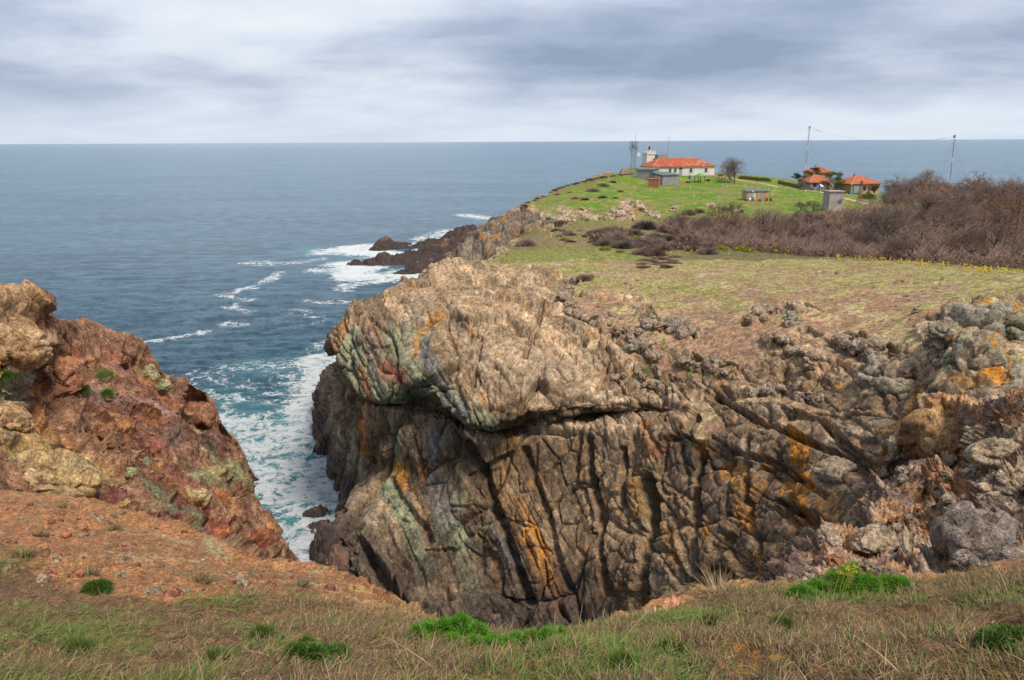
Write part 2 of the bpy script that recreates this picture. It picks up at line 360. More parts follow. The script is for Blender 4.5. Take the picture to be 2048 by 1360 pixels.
# ================================================================== 2. near headland with the big cliff: rows run from the turf down to the water
def cpts(rows, z=None):
    return rows
HR = [ [(905,520,116),(905,520,112),(930,517,106),(1000,519,106),(1090,519,106),(1200,518,106),(1320,517,106),(1450,517,106),(1600,518,104),(1750,520,97),(1900,533,85),(2060,548,70),(2300,552,64)],
 # per row: (column px, row px, forward distance) ; first two columns wrap round the back
 [(905,520,112),(905,520,106),(926,521,97),(1000,521,97),(1090,520,97),(1200,519,97),(1320,518,97),(1450,518,97),(1600,519,95),(1750,521,88),(1900,533,76),(2060,548,62),(2300,552,56)],
 [(830,560,104),(835,560,92),(850,562,80),(950,560,79),(1070,560,80),(1200,560,78),(1320,560,76),(1450,563,74),(1600,565,70),(1750,566,65),(1900,567,59),(2050,570,52),(2300,575,47)],
 [(730,612,96),(735,612,80),(737,611,68),(850,615,66),(980,620,64),(1100,620,66),(1220,625,65),(1340,625,63),(1480,625,59),(1620,630,55),(1760,630,52),(1900,620,47),(2050,600,45),(2300,600,40)][:13],
 [(690,640,96),(692,640,80),(693,641,65),(800,668,61),(930,680,59),(1060,690,58.5),(1190,700,58),(1320,695,56.5),(1450,695,53.5),(1600,700,49.5),(1740,700,46),(1870,695,41.5),(2050,650,39.5)],
 [(662,690,98),(664,690,80),(664,688,63.5),(765,740,59),(880,770,55.5),(1010,780,54.5),(1160,770,55.5),(1300,770,54),(1430,765,51),(1580,765,47.5),(1720,765,43.5),(1850,760,38.5),(2050,740,33)],
 [(668,706,99),(668,706,80),(668,705,64.5),(738,792,59),(850,798,56),(960,848,52.5),(1120,820,53.5),(1285,812,52.5),(1420,815,49),(1560,815,45),(1700,825,41),(1830,825,36),(2050,820,28)],
 [(680,716,99),(684,716,82),(688,715,68),(740,803,62),(855,810,59.5),(965,862,56.5),(1125,836,57),(1285,826,53),(1420,829,48.6),(1560,829,44.6),(1700,838,40.8),(1830,840,35.8),(2050,838,27.8)],
 [(655,740,102),(658,742,94),(700,765,70),(742,815,61),(870,830,57.5),(970,880,55),(1130,856,54.6),(1280,855,50.8),(1420,858,47.2),(1560,858,43),(1700,868,39),(1830,868,34),(2050,870,26.5)],
 [(636,775,104),(632,790,95),(680,820,76),(738,880,62),(865,920,56.5),(980,955,53.8),(1130,940,52.8),(1280,950,48.9),(1420,935,45.2),(1560,930,41),(1700,930,37),(1830,930,32),(2050,935,25)],
 [(632,820,100),(628,830,91),(660,880,78),(715,935,66),(800,965,58),(990,1060,51.5),(1130,1045,50.3),(1280,1050,46.3),(1420,1035,42.5),(1560,1020,38.5),(1700,1000,35),(1830,1000,30),(2050,1010,23.5)],
 [(640,850,97),(633,866,87.2),(652,935,76.6),(688,985,68.5),(715,1050,57),(930,1150,50.5),(1130,1150,47.8),(1280,1150,44),(1420,1130,40),(1560,1110,36),(1700,1080,32.5),(1830,1080,28),(2050,1090,21.5)],
 [(640,860,99),(634,880,88.2),(650,956,77.4),(684,1015,67.3),(664,1105,56.5),(830,1228,47.5),(1050,1265,47.3),(1280,1262,42.5),(1420,1240,38.3),(1560,1210,34.5),(1700,1190,30.5),(1830,1190,26),(2050,1190,20)],
 [(640,905,92),(634,905,84),(650,985,74),(684,1045,64),(650,1150,56),(800,1330,46),(1050,1400,44),(1280,1400,40),(1420,1400,36),(1560,1400,32),(1700,1400,27),(1830,1400,23),(2050,1400,18)],
]
ROCK = [
 [0]*13,
 [.9,.9,.6,.25,.1,0,0,0,0,0,0,0,0],
 [1,1,.8,.85,.6,.15,.1,.1,.1,.1,.1,.2,.3],
 [1,1,1,1,1,.6,.35,.3,.15,.35,.15,.3,.6],
 [1,1,1,1,1,1,.9,.45,.3,.5,.35,.35,.9],
 [1,1,1,1,1,1,1,.7,.6,.6,.8,.5,1],
]+[[1]*13 for _ in range(8)]
ctrl = np.array([[W(*p) for p in r] for r in HR]); ctrl[0, :, 2] -= 2.2; ext = np.array(ROCK)[..., None]; ctrl = np.concatenate([ctrl, ctrl[:, -1:]+np.array([45., -22, .5])], 1); ext = np.concatenate([ext, ext[:, -1:]], 1)
P, N, E = loft(ctrl, ext, step=1.75); shp = P.shape[:2]
if N[shp[0]//2, shp[1]//2, 1] > 0: N = -N
P = P.reshape(-1, 3); N = N.reshape(-1, 3); SB = Surf(P); flat = np.clip(N[:, 2], 0, 1)
print('near headland', shp)
RT = rotm('Y', 14)
# warp shared by strata
wv = np.stack([fbm(P, .07, 2, 50+k) for k in range(3)], 1)*3.0; Q = P+wv
nA = fbm(P, .18, 4, 61); nB = fbm(P, .7, 4, 62); nC = fbm(P, 2.2, 3, 63); wob = .55*nB+.3*nC
rock = E.reshape(-1)
BANDS = [ # rock ribs that break the turf bowl: points, half width px
 ([(1135,560),(1130,600),(1160,635),(1200,655)], 14), ([(1165,590),(1215,590),(1275,600)], 20), ([(1285,615),(1300,650),(1345,660),(1385,665)], 17), ([(1240,670),(1290,690),(1315,710)], 22),
 ([(1505,640),(1545,615),(1590,610),(1615,625)], 24), ([(1540,680),(1580,690),(1620,700),(1640,740)], 20), ([(1600,660),(1650,700)], 20), ([(1690,680),(1740,700),(1820,740),(1830,790)], 26),
 ([(1370,710),(1400,730),(1455,740)], 20), ([(1300,740),(1340,760)], 12), ([(1480,750),(1530,770),(1600,790)], 14), ([(1650,770),(1720,800)], 24), ([(1560,820),(1640,840)], 18),
 ([(1860,640),(1880,690),(1900,730)], 22), ([(1910,620),(1980,600),(2040,600)], 30), ([(1920,700),(2000,700)], 40), ([(1790,565),(1830,566)], 6), ([(1260,576),(1300,565)], 6), ([(1880,560),(1900,560)], 5),
 ([(1140,570),(1165,560)], 8), ([(1220,700),(1260,760)], 26), ([(1340,690),(1360,720)], 9), ([(1420,545),(1460,540)], 5), ([(1560,548),(1640,546)], 5)]
for pts, r in BANDS: rock = np.maximum(rock, 1.05*stroke(SB, P, pts, r, wob*.6, .4))
SOILP = [([(1180,700),(1230,650)], 10), ([(1330,730),(1320,700)], 10), ([(1390,790),(1420,840),(1400,870)], 16), ([(1480,800),(1560,800),(1650,830)], 9), ([(1620,870),(1560,840)], 9), ([(1880,760),(1850,690)], 20), ([(1690,880),(1760,900)], 7), ([(1870,800),(1880,840)], 22)]
for pts, r in SOILP: rock = rock*(1-.85*stroke(SB, P, pts, r, wob*.6, .4))
rk = sstep(.42, .62, rock+.38*nA*(rock < .97)+.25*nB*(rock < .97))
RJ = rotm('Y', 12)
lf = sstep(1330, 1130, SB.px)
d1, H1, e1 = blocks(Q, (4.8, 5.0, 9.0), RT, 71, warp=.14, tilt=1.3, crack=.45, cw=.04, dome=0)
d1r, H1r, e1r = blocks(P, (3.6, 4.0, 3.4), RJ, 78, warp=.10, tilt=.8, crack=.45, cw=.05, dome=0, cheb=True)
d1 = d1*lf+d1r*.62*(1-lf)+.45*(1-lf)*d1
d2, H2, e2 = blocks(Q, (1.7, 1.9, 3.8), RT, 72, warp=.10, tilt=1.2, crack=.65, cw=.05, dome=0)
d2r, H2r, e2r = blocks(P, (1.25, 1.4, 1.7), RJ, 79, warp=.07, tilt=.9, crack=.65, cw=.055, dome=.0, cheb=True)
d2 = d2*lf+d2r*.8*(1-lf); H2 = np.where(lf > .5, H2, H2r)
d3, H3, e3 = blocks(Q, (.55, .6, 1.0), RT, 73, warp=.15, tilt=1.1, crack=.3, cw=.08, dome=0)
tl_ = .62-.85*sstep(980, 1500, SB.px); bs_ = P[:, 0]+.25*P[:, 1]+tl_*(P[:, 2]-12)+1.0*fbm(P, .08, 2, 91)+.15*fbm(P, .5, 2, 92)+.7*(rnd(H1, 11)-.5)*lf+.9*(rnd(H1r, 11)-.5)*(1-lf)      # bedding coordinate
def beds(s_, per, seed):
    i_ = s_/per+1.1*perlin(np.stack([s_*0+seed, s_/per*.37, s_*0], 1), seed); k_ = np.floor(i_); f_ = i_-k_; Hb = _h(k_.astype(np.int64), k_.astype(np.int64)*0+seed, k_.astype(np.int64)*0, 9); return (rnd(Hb, 1)-.5)*.9+(f_-.5)*(rnd(Hb, 2)-.2)*1.2-.5*np.exp(-(np.minimum(f_, 1-f_)/.07)**2), Hb
b1, HB1 = beds(bs_, 2.1, 11); b2, HB2 = beds(bs_+.05*fbm(P, 1.2, 2, 93)+.3*(rnd(H2, 12)-.5), .62, 12)
steep = sstep(.75, .35, flat); px_, py_ = SB.px, SB.py
left = sstep(1250, 1050, px_)        # the smoother folded bulge on the left
grain = ridged(Q@RT, 1.0, 3, 75, (1.1, 1.1, .16)); grain2 = fbm(Q@RT, 3.0, 3, 76, st=(1, 1, .22))
# joint set dipping to the right: long nearly level cracks across the wall
jw = P[:, 2]+.22*P[:, 0]+1.3*fbm(P, .12, 3, 77); jp = (jw/3.6) % 1.0; jd = np.exp(-(np.minimum(jp, 1-jp)/.022)**2)
sawj = (jp-.5)*.5
disp = rk*(d1*(1.15-.15*left+.25*(1-lf)) + d2*(.50-.14*left-.20*(1-lf)) + d3*(.11-.04*(1-lf)) + .09*(grain-.4)*steep + .04*grain2 + (b1*.46+b2*(.28-.18*(1-lf)))*np.clip(.62+1.9*fbm(P, .13, 3, 98), .08, 1.35) + steep*sstep(1150, 1350, px_)*(sawj*.2-.4*jd))
disp += (1-rk)*(.16*nB+.07*nC) + .35*nA*(1-.5*rk) + rk*.15*(1-steep)
for pts, r, up in (([(1600,880),(1680,900)], 46, .45), ([(1480,880),(1530,900)], 34, .35), ([(1640,980),(1700,1010)], 50, .45), ([(1240,880),(1230,960)], 26, .35), ([(1130,780),(1180,760)], 34, .3), ([(1000,700),(1060,720)], 40, .25), ([(760,1060),(760,1120)], 46, .5), ([(1790,860),(1830,900)], 34, .3)):
    m = stroke(SB, P, pts, r, wob*.25, .2); disp = disp*(1-.6*m)+up*m
chim = np.zeros(len(P))              # deep vertical clefts
for pts, r, dp in (([(1290,960),(1300,1060),(1290,1230)], 13, 2.6), ([(1180,880),(1190,1000),(1210,1180)], 8, 1.2), ([(1395,900),(1390,1060),(1400,1200)], 9, 1.6), ([(920,860),(965,960),(1000,1040),(1060,1200)], 10, 1.3),
                   ([(700,1010),(740,1120),(800,1200)], 9, 2.2), ([(1495,880),(1490,1000),(1510,1100)], 6, 1.0), ([(780,960),(850,1060),(900,1200)], 7, .9), ([(1640,840),(1700,900),(1740,960)], 7, 1.2), ([(1555,1000),(1640,1040),(1700,1090)], 5, .9),
                   ([(1460,900),(1560,930),(1660,1000)], 5, .8), ([(1050,900),(1090,1020),(1130,1180)], 7, .9), ([(640,1060),(690,1130)], 6, 1.), ([(960,690),(945,770)], 4, .6), ([(1085,610),(1075,660),(1050,720)], 4, .7), ([(870,650),(850,720)], 4, .5),
                   ([(1430,790),(1520,840),(1600,880),(1700,920)], 5, .9), ([(1250,900),(1240,1000)], 6, 1.0)):
    m = stroke(SB, P, pts, r, wob*.7, .7); disp -= dp*m; chim = np.maximum(chim, m)
Vb = P + N*disp[:, None]

nBv = fbm(Vb, .7, 4, 162); nCv = fbm(Vb, 2.6, 3, 163); spk = fbm(Vb, 2.2, 3, 164)
# colour
cB = np.tile(np.array(GREY), (len(P), 1))
cB = mix(cB, PALE, sstep(.42, .95, flat+.45*nA+.3*nB)*sstep(1500, 1150, px_)*.85); cB = mix(cB, (.21, .145, .085), sstep(.08, .3, fbm(P, .45, 4, 95))*.6*(1-steep))
cB = mix(cB, GREYL, sstep(.0, .4, fbm(P, .3, 3, 81))*.7)
cB = mix(cB, PURP, sstep(.05, .35, fbm(P, .22, 3, 82))*.6*steep)
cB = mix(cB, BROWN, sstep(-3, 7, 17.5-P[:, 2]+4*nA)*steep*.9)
cB = mix(cB, (.17, .135, .10), (rnd(HB2, 3) > .6)*.5)
cB = mix(cB, PURP, (rnd(HB1, 5) > .72)*.5*steep); cB = mix(cB, (.25, .19, .115), (rnd(HB2, 6) > .75)*.55*steep); cB = mix(cB, (.10, .085, .075), (rnd(HB2, 9) > .82)*.6*steep)
cB = cB*(.62+.66*rnd(HB2, 4))[:, None]*(.85+.3*rnd(HB1, 4))[:, None]
cB = mix(cB, GREEN, sstep(.12, .34, fbm(Q@RT, .35, 3, 83, st=(1, 1, .35)))*.55*steep*sstep(1150, 950, px_))
st1 = dict(soft=.6)
FEAT = [ # streaks of other rock, photographed points, half width px, colour, strength
 ([(700,700),(750,760),(830,800)], 34, GREEN, .75), ([(800,670),(850,760),(930,850),(960,855)], 30, GREEN, .7), ([(740,640),(760,720)], 16, PURP, .7), ([(780,740),(810,760)], 14, (.22, .09, .06), .8),
 ([(850,690),(870,760),(930,830)], 12, BLUEG, .8), ([(690,650),(680,680),(668,700)], 10, LICH, .65), ([(868,640),(836,690),(838,720)], 5, LICH, .9), ([(885,630),(875,660)], 5, LICH, .9), ([(720,740),(745,790)], 9, (.25, .12, .05), .8),
 ([(735,800),(737,860),(738,900)], 9, (.34, .15, .04), .95), ([(740,830),(800,840),(860,880)], 16, (.22, .17, .12), .6), ([(860,870),(870,910)], 16, BLUEG, .7), ([(790,940),(800,975)], 13, LICH, .8), ([(830,930),(840,950)], 10, (.30, .13, .05), .6),
 ([(770,970),(800,1010),(830,1080),(850,1140)], 13, GREEN, .95), ([(700,1020),(740,1100),(760,1180)], 40, (.18, .15, .11), .7), ([(860,960),(880,1010),(890,1060)], 18, BLUEG, .55), ([(905,1060),(920,1130),(960,1200)], 18, GREEN, .6),
 ([(1000,1060),(1010,1120)], 22, BLUEG, .5), ([(1060,1070),(1080,1120),(1090,1180)], 17, LICH, .75), ([(1040,1000),(1060,1050)], 10, LICH, .45), ([(980,1120),(985,1160)], 10, LICH, .6), ([(1110,1180),(1120,1230)], 8, LICH, .6), ([(1010,880),(1000,960),(1020,1060)], 22, (.15, .10, .05), .6),
 ([(1290,860),(1310,900)], 16, (.24, .11, .06), .6), ([(1260,950),(1270,1020)], 12, (.20, .13, .05), .7), ([(1395,870),(1398,900)], 9, LICH, .8), ([(1340,1060),(1350,1120)], 12, LICH, .35),
 ([(1590,860),(1600,890),(1610,915)], 15, LICH, .9), ([(1600,945),(1610,980),(1605,1020)], 20, LICH, .8), ([(1565,970),(1580,985)], 14, LICH, .8), ([(1460,930),(1480,950),(1500,970)], 18, LICH, .5), ([(1485,1020),(1495,1040)], 16, LICH, .75), ([(1415,1050),(1420,1080)], 8, LICH, .75),
 ([(1500,1100),(1500,1150)], 10, LICH, .35), ([(1660,1010),(1680,1070)], 18, (.30, .17, .05), .5), ([(1770,930),(1800,960),(1830,950)], 26, LICH, .7), ([(1830,790),(1810,840),(1790,860)], 14, LICH, .8), ([(1810,880),(1850,870)], 10, LICH, .6), ([(1525,900),(1530,930)], 8, LICH, .6),
 ([(1950,590),(1980,640)], 40, (.27, .27, .17), .7), ([(1920,700),(2000,720)], 50, (.27, .25, .16), .7), ([(1990,680),(2000,720),(1985,750)], 12, LICH, .95), ([(1960,600),(1990,610)], 10, LICH, .9), ([(1950,650),(1920,660)], 6, LICH, .8), ([(1880,562),(1915,562)], 5, LICH, .9), ([(1790,566),(1815,570)], 5, LICH, .8), ([(2030,610),(2000,660)], 9, LICH, .7), ([(1975,720),(1970,750)], 7, LICH, .8), ([(1650,582),(1660,584)], 4, LICH, .8),
 ([(1190,600),(1215,595)], 12, (.34, .20, .10), .8), ([(1130,760),(1180,720)], 30, GREYL, .5), ([(960,700),(1000,740),(1080,760)], 45, GREYL, .45), ([(700,960),(680,1000)], 10, DARK, .5), ([(1000,560),(1100,545)], 22, PALE, .5), ([(1040,570),(980,610),(940,640)], 12, (.24, .16, .09), .5)]
for pts, r, c_, st in FEAT: cB = mix(cB, c_, st*stroke(SB, P, pts, r*1.15, .9*nBv+.5*nCv, .35)*(sstep(-.32, .02, spk) if c_ is LICH else 1))
spray = sstep(.30, .42, fbm(Vb, 1.1, 5, 84)); cB = mix(cB, LICH, spray*.6*sstep(1000, 1500, px_+500*(1-steep))*rk)
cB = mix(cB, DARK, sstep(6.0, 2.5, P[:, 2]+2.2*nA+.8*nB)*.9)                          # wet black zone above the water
tint = (.80+.4*rnd(H3, 7))*(.86+.28*rnd(H2, 8)); cB = cB*tint[:, None]
soil = mix(np.tile(np.array(SOIL), (len(P), 1)), STRAW, sstep(-.15, .3, nA+.6*nB))
gr = sstep(.05, .35, nA*.8+.7*nB+.5*sstep(640, 540, py_)-.12); soil = mix(soil, (.25, .245, .075), gr*.62*sstep(760, 600, py_))
lush = np.maximum(stroke(SB, P, [(1500,530),(1620,540),(1750,545)], 14, wob), stroke(SB, P, [(1370,560),(1500,548)], 9, wob)); soil = mix(soil, (.20, .27, .045), lush*.75)
lush = np.maximum(stroke(SB, P, [(1140,540),(1240,530)], 12, wob), stroke(SB, P, [(1180,560),(1150,555)], 8, wob)); soil = mix(soil, (.20, .27, .045), lush*.75)
lush = stroke(SB, P, [(1850,545),(2048,565)], 13, wob); soil = mix(soil, (.26, .25, .09), lush*.8)
pth = stroke(SB, P, [(1210,530),(1290,552),(1380,555),(1440,540),(1500,525)], 7, wob*.6, .6); soil = mix(soil, (.36, .23, .16), pth*.8)
for pts, r, c_, st in (([(1180,545),(1260,550),(1330,560)], 11, (.33, .215, .15), .7), ([(1150,500),(1110,530),(1060,548)], 10, (.40, .32, .24), .7), ([(1230,510),(1330,528)], 9, (.22, .155, .09), .6), ([(1450,570),(1560,580),(1680,575)], 9, (.34, .25, .18), .7), ([(1480,590),(1540,600)], 12, (.20, .14, .08), .6),
    ([(1360,575),(1440,590),(1480,620)], 18, (.20, .20, .06), .6), ([(1750,590),(1850,590)], 12, (.36, .26, .18), .6), ([(1400,620),(1450,650)], 18, (.25, .17, .11), .6), ([(1560,552),(1640,548)], 5, (.42, .35, .28), .8), ([(1400,552),(1460,545)], 5, (.42, .34, .27), .7), ([(1640,600),(1700,640)], 16, (.26, .165, .10), .6)):
    soil = mix(soil, c_, st*stroke(SB, P, pts, r, .9*nB+.5*nC, .5))
pth = stroke(SB, P, [(1720,580),(1780,610),(1860,640)], 16, wob); soil = mix(soil, (.27, .145, .085), pth*.5)
tuft = sstep(.34, .42, fbm(P, 1.1, 2, 90)); soil = mix(soil, (.11, .17, .02), tuft*.75); soil = mix(soil, (.36, .29, .21), sstep(.25, .4, fbm(P, .6, 4, 96))*.6); soil = mix(soil, (.17, .115, .07), sstep(.2, .38, fbm(P, .5, 4, 97))*.6)
cB = cB*np.array([1.06, .98, .87]); cB = soil*(1-rk[:, None])+cB*rk[:, None]
TURF_V = Vb[(rk < .35) & (flat > .6) & (P[:, 1] < 96)].copy(); TURF_PX, TURF_PY = proj(TURF_V)
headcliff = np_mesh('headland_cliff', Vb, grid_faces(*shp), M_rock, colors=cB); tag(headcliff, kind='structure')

# ================================================================== 3. left side of the cove: red, ochre and green rock
def column(top, pts): return pts
# each column from behind the crest down to below the near ground
LC = [
 [(-330,520,40),(-330,560,20),(-330,640,17),(-330,740,16),(-330,830,15),(-330,920,14),(-330,1000,12.5),(-330,1100,10.5)],
 [(-60,560,40),(-60,578,21),(-60,680,18.5),(-60,760,17.8),(-60,850,16.8),(-60,930,15.5),(-60,1010,13.5),(-60,1110,11)],
 [(10,570,40),(12,588,21.5),(10,700,19.3),(5,790,18.6),(5,870,17.2),(5,940,16),(5,1010,14),(5,1110,11.5)],
 [(55,590,42),(55,594,22),(60,690,20.4),(50,780,20),(60,870,18.2),(65,935,17),(70,1005,14.8),(75,1110,12)],
 [(88,630,44),(84,640,23),(120,720,21.8),(120,790,21.5),(125,870,19.5),(120,935,18),(130,1010,15.6),(140,1115,12.4)],
 [(112,655,46),(112,663,26),(160,735,25.0),(190,790,23.5),(200,870,21),(200,940,19),(215,1015,16.2),(220,1120,12.8)],
 [(160,655,48),(165,665,28.5),(200,740,26.6),(240,800,25),(255,880,22.3),(262,950,20.3),(290,1030,17.2),(290,1125,13)],
 [(225,680,50),(225,687,29.5),(255,745,28),(290,800,26.6),(315,870,24.4),(325,945,22.2),(350,1040,18.6),(350,1140,13.5)],
 [(282,700,52),(280,709,30.5),(310,760,29.4),(330,800,28.2),(370,860,26.3),(385,950,24),(410,1060,20),(405,1150,14)],
 [(330,765,54),(328,770,31),(345,790,30),(360,830,29),(395,880,27.6),(420,960,25),(450,1070,21.5),(450,1160,15)],
 [(395,780,54),(385,785,31.8),(380,812,31.2),(400,860,30.2),(430,905,29),(455,980,26.5),(490,1080,23),(495,1170,16)],
 [(432,812,56),(426,806,32.6),(425,835,31.8),(432,870,31.2),(448,930,30),(475,1000,27.8),(520,1090,24.5),(530,1180,17)],
 [(446,850,56),(440,850,33.4),(442,868,32.8),(455,895,32.2),(468,950,31),(492,1020,29),(545,1100,26),(560,1190,18)],
 [(478,900,58),(470,893,34.5),(478,915,34),(484,945,33.2),(490,990,31.8),(515,1050,30),(565,1120,27),(590,1200,19)],
 [(500,940,60),(493,930,35.5),(496,960,34.8),(499,1000,33.6),(520,1040,32),(548,1090,30.2),(585,1150,27.8),(610,1220,20)],
 [(515,1010,66),(502,1010,42),(512,1040,39),(535,1075,36.5),(560,1110,34),(580,1140,31.8),(615,1190,29),(640,1260,21)],
]
ctrl = np.array([[W(*p) for p in c] for c in LC]).transpose(1, 0, 2); ctrl = np.concatenate([ctrl[:, :1]+np.array([-14., 3, .8]), ctrl], 1); ctrl[0, :, 2] = -3; ctrl[-1, :, 2] -= .8; ctrl[1, :5, 2] -= .35; ex = np.ones(ctrl.shape[:2]+(1,)); ex[1] = .3; ex[2] = .8
P, N, E = loft(ctrl, ex, step=1.7); shp = P.shape[:2]; crest = E.reshape(-1)
if N[shp[0]//2, shp[1]//2, 1] > 0: N = -N
P = P.reshape(-1, 3); N = N.reshape(-1, 3); SL = Surf(P); flat = np.clip(N[:, 2], 0, 1); px_, py_ = SL.px, SL.py
print('left cliff', shp)
nA = fbm(P, .3, 4, 161); nB = fbm(P, 1.1, 4, 162); nC = fbm(P, 3.5, 3, 163); wob = .5*nB+.3*nC
RL = rotm('Y', -38)
d1, H1, e1 = blocks(P, (3.0, 3.4, 3.4), RL, 171, warp=.12, tilt=1.2, crack=.25, cw=.05, dome=0)
d2, H2, e2 = blocks(P, (1.05, 1.2, 1.25), RL, 172, warp=.10, tilt=1.1, crack=.4, cw=.07, dome=0)
d3, H3, e3 = blocks(P, (.36, .36, .4), RL, 173, warp=.2, tilt=1.1, crack=.35, cw=.10)
scree = np.zeros(len(P))
for pts, r in (([(190,780),(260,800),(330,830),(340,850)], 26), ([(210,850),(260,890),(300,930)], 18), ([(330,900),(400,930),(440,920)], 14), ([(10,985),(60,1000)], 14)): scree = np.maximum(scree, stroke(SL, P, pts, r, wob*.7))
smooth = stroke(SL, P, [(50,915),(110,930),(160,965)], 50, wob*.3, .3)
k = (1-.75*scree)*(1-.85*smooth)
disp = k*(d1*.66 + d2*.34) + (d3*.07 + .18*nA + .05*nC)*(1-.8*smooth) + (ridged(P@RL, .9, 3, 175, (1, 1, .3))-.4)*.18*k
for pts, r, dp in (([(0,600),(20,680),(50,770)], 7, .8), ([(90,720),(130,790),(150,830)], 6, .8), ([(100,640),(110,690)], 5, .7), ([(0,820),(80,800),(95,830)], 6, .6), ([(345,810),(340,870)], 6, .9), ([(150,830),(110,880),(0,880)], 8, .7), ([(380,960),(470,1040),(520,1090)], 6, .6)):
    disp -= .45*dp*stroke(SL, P, pts, r*1.5, wob, .7)
for pts, r, dp in (([(385,812),(390,840)], 34, .9), ([(205,860),(215,870)], 20, .7), ([(290,740),(320,760)], 30, .5), ([(130,680),(150,720)], 34, .8), ([(200,1022)], 26, .5)): disp += dp*stroke(SL, P, pts, r, wob*.5, .5)
disp *= crest; Vl = P + N*disp[:, None]; nBv = fbm(Vl, 1.1, 4, 165); nCv = fbm(Vl, 4.0, 3, 166)
c = mix(np.tile(np.array((.25, .14, .085)), (len(P), 1)), (.175, .08, .052), sstep(-.1, .3, fbm(P, .35, 3, 181)))
c = mix(c, (.21, .205, .105), sstep(.05, .3, fbm(P, .3, 3, 182))*sstep(300, 480, px_+.5*(py_-900)))
c = mix(c, (.34, .155, .06), sstep(.15, .35, fbm(P, .6, 3, 183))*.8)
TAN = (.40, .265, .145)
for pts, r, c_, st in ( ([(0,600),(40,600),(50,700),(20,760)], 52, TAN, .95), ([(10,590),(60,597)], 8, (.55,.33,.14), .9), ([(0,740),(20,700)], 14, (.36,.17,.07), .8), ([(70,640),(95,680)], 16, (.30,.22,.15), .7), ([(60,760),(0,800),(30,840)], 26, (.27,.235,.16), .9),
   ([(0,880),(60,860),(95,850)], 18, (.085,.085,.08), .95), ([(80,730),(60,720)], 12, (.12,.10,.09), .6), ([(120,690),(140,760)], 26, (.27,.12,.065), .9), ([(85,790),(110,850),(140,900)], 18, (.36,.165,.06), .9), ([(30,920),(110,830)], 16, (.33,.17,.08), .8),
   ([(0,850),(60,900)], 16, (.30,.15,.085), .6), ([(50,905),(110,930),(165,970)], 50, (.37,.245,.105), 1), ([(0,920),(20,960)], 18, (.17,.075,.06), .9), ([(130,900),(190,960),(215,975)], 17, (.16,.065,.055), .95), ([(180,700),(220,720)], 22, (.23,.10,.07), .7),
   ([(150,665),(200,685)], 14, (.29,.24,.12), .85), ([(265,720),(300,760),(330,780)], 26, (.27,.26,.135), 1), ([(245,710),(250,740)], 14, (.19,.085,.07), .9), ([(190,790),(260,805),(340,830)], 24, (.215,.135,.11), 1), ([(210,850),(260,890),(300,930)], 20, (.21,.12,.085), .9), ([(385,810),(390,840)], 32, (.33,.155,.085), 1),
   ([(425,900),(470,1000)], 8, (.25,.25,.14), .4), ([(200,830),(215,870)], 16, (.34,.165,.07), .9), ([(330,880),(420,890),(440,900)], 18, (.15,.095,.075), .8), ([(410,860),(435,870)], 12, (.26,.15,.12), .9), ([(245,900),(270,930),(260,960)], 20, (.25,.265,.16), 1),
   ([(310,890),(335,930)], 14, (.26,.10,.065), .9), ([(370,950),(400,960),(480,960)], 22, (.27,.26,.13), .9), ([(340,960),(390,990)], 14, (.22,.10,.07), .8), ([(280,980),(330,1010)], 26, (.21,.225,.13), .9), ([(320,1010),(310,1000)], 8, (.26,.12,.07), .6), ([(400,1010),(440,1060),(540,1090)], 24, (.27,.095,.05), 1),
   ([(470,1020),(430,1000)], 12, (.36,.13,.04), .7), ([(380,1030),(420,1080)], 16, (.19,.21,.12), .8), ([(500,1040),(570,1110)], 16, (.22,.12,.10), .8), ([(225,1015),(330,1045)], 13, (.16,.06,.05), .95), ([(150,1030),(230,1030)], 14, (.40,.27,.11), .9), ([(340,1060),(400,1070)], 10, (.17,.065,.05), .9), ([(470,890),(490,920)], 9, (.25,.24,.15), .7)):
    c = mix(c, np.array(c_)*.95, st*stroke(SL, P, pts, r, .6*nBv+.4*nCv, .22))
c = c*(.72+.56*rnd(H2, 7))[:, None]*(.84+.32*rnd(H3, 7))[:, None]
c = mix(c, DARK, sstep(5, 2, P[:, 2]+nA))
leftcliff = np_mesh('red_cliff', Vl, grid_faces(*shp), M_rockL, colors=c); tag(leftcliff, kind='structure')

# ================================================================== 4. broken rock slope on the right
DR = [
 [(1845,812,34),(1905,800,34),(1975,810,32),(2050,790,31),(2400,740,30)],
 [(1842,822,24.5),(1905,806,24),(1975,815,21.5),(2050,808,19.5),(2400,790,17)],
 [(1846,840,24.2),(1905,835,23.2),(1975,835,20.5),(2050,845,17.8),(2400,850,15)],
 [(1880,880,24),(1920,880,22.8),(1970,880,19),(2050,900,16.4),(2400,900,13.5)],
 [(1880,930,22.5),(1915,940,22),(1962,945,18),(2050,960,14.2),(2400,960,12)],
 [(1780,975,18.4),(1850,990,18),(1940,1000,15.4),(2040,1000,12.2),(2400,1010,10.5)],
 [(1765,1010,17),(1830,1040,16),(1920,1050,13),(2040,1060,11.4),(2400,1070,9.6)],
 [(1730,1050,15),(1800,1090,13.6),(1910,1100,11.6),(2040,1110,10.4),(2400,1130,8.8)],
 [(1690,1105,13.2),(1770,1130,11.8),(1890,1140,10.2),(2040,1150,8.8),(2400,1170,7.6)],
 [(1590,1165,10.8),(1740,1170,9.8),(1880,1185,8.6),(2040,1200,7.4),(2400,1220,6.4)],
 [(1540,1210,9.4),(1700,1230,8.2),(1880,1240,7.2),(2040,1260,6.4),(2400,1270,5.6)],
]
ctrl = np.array([[W(*p) for p in r] for r in DR])
lw = ctrl[:, :1].copy(); lw[..., 0] -= 0.3; lw[..., 1] += 4.5; lw[..., 2] -= 9       # the side that drops into the cleft
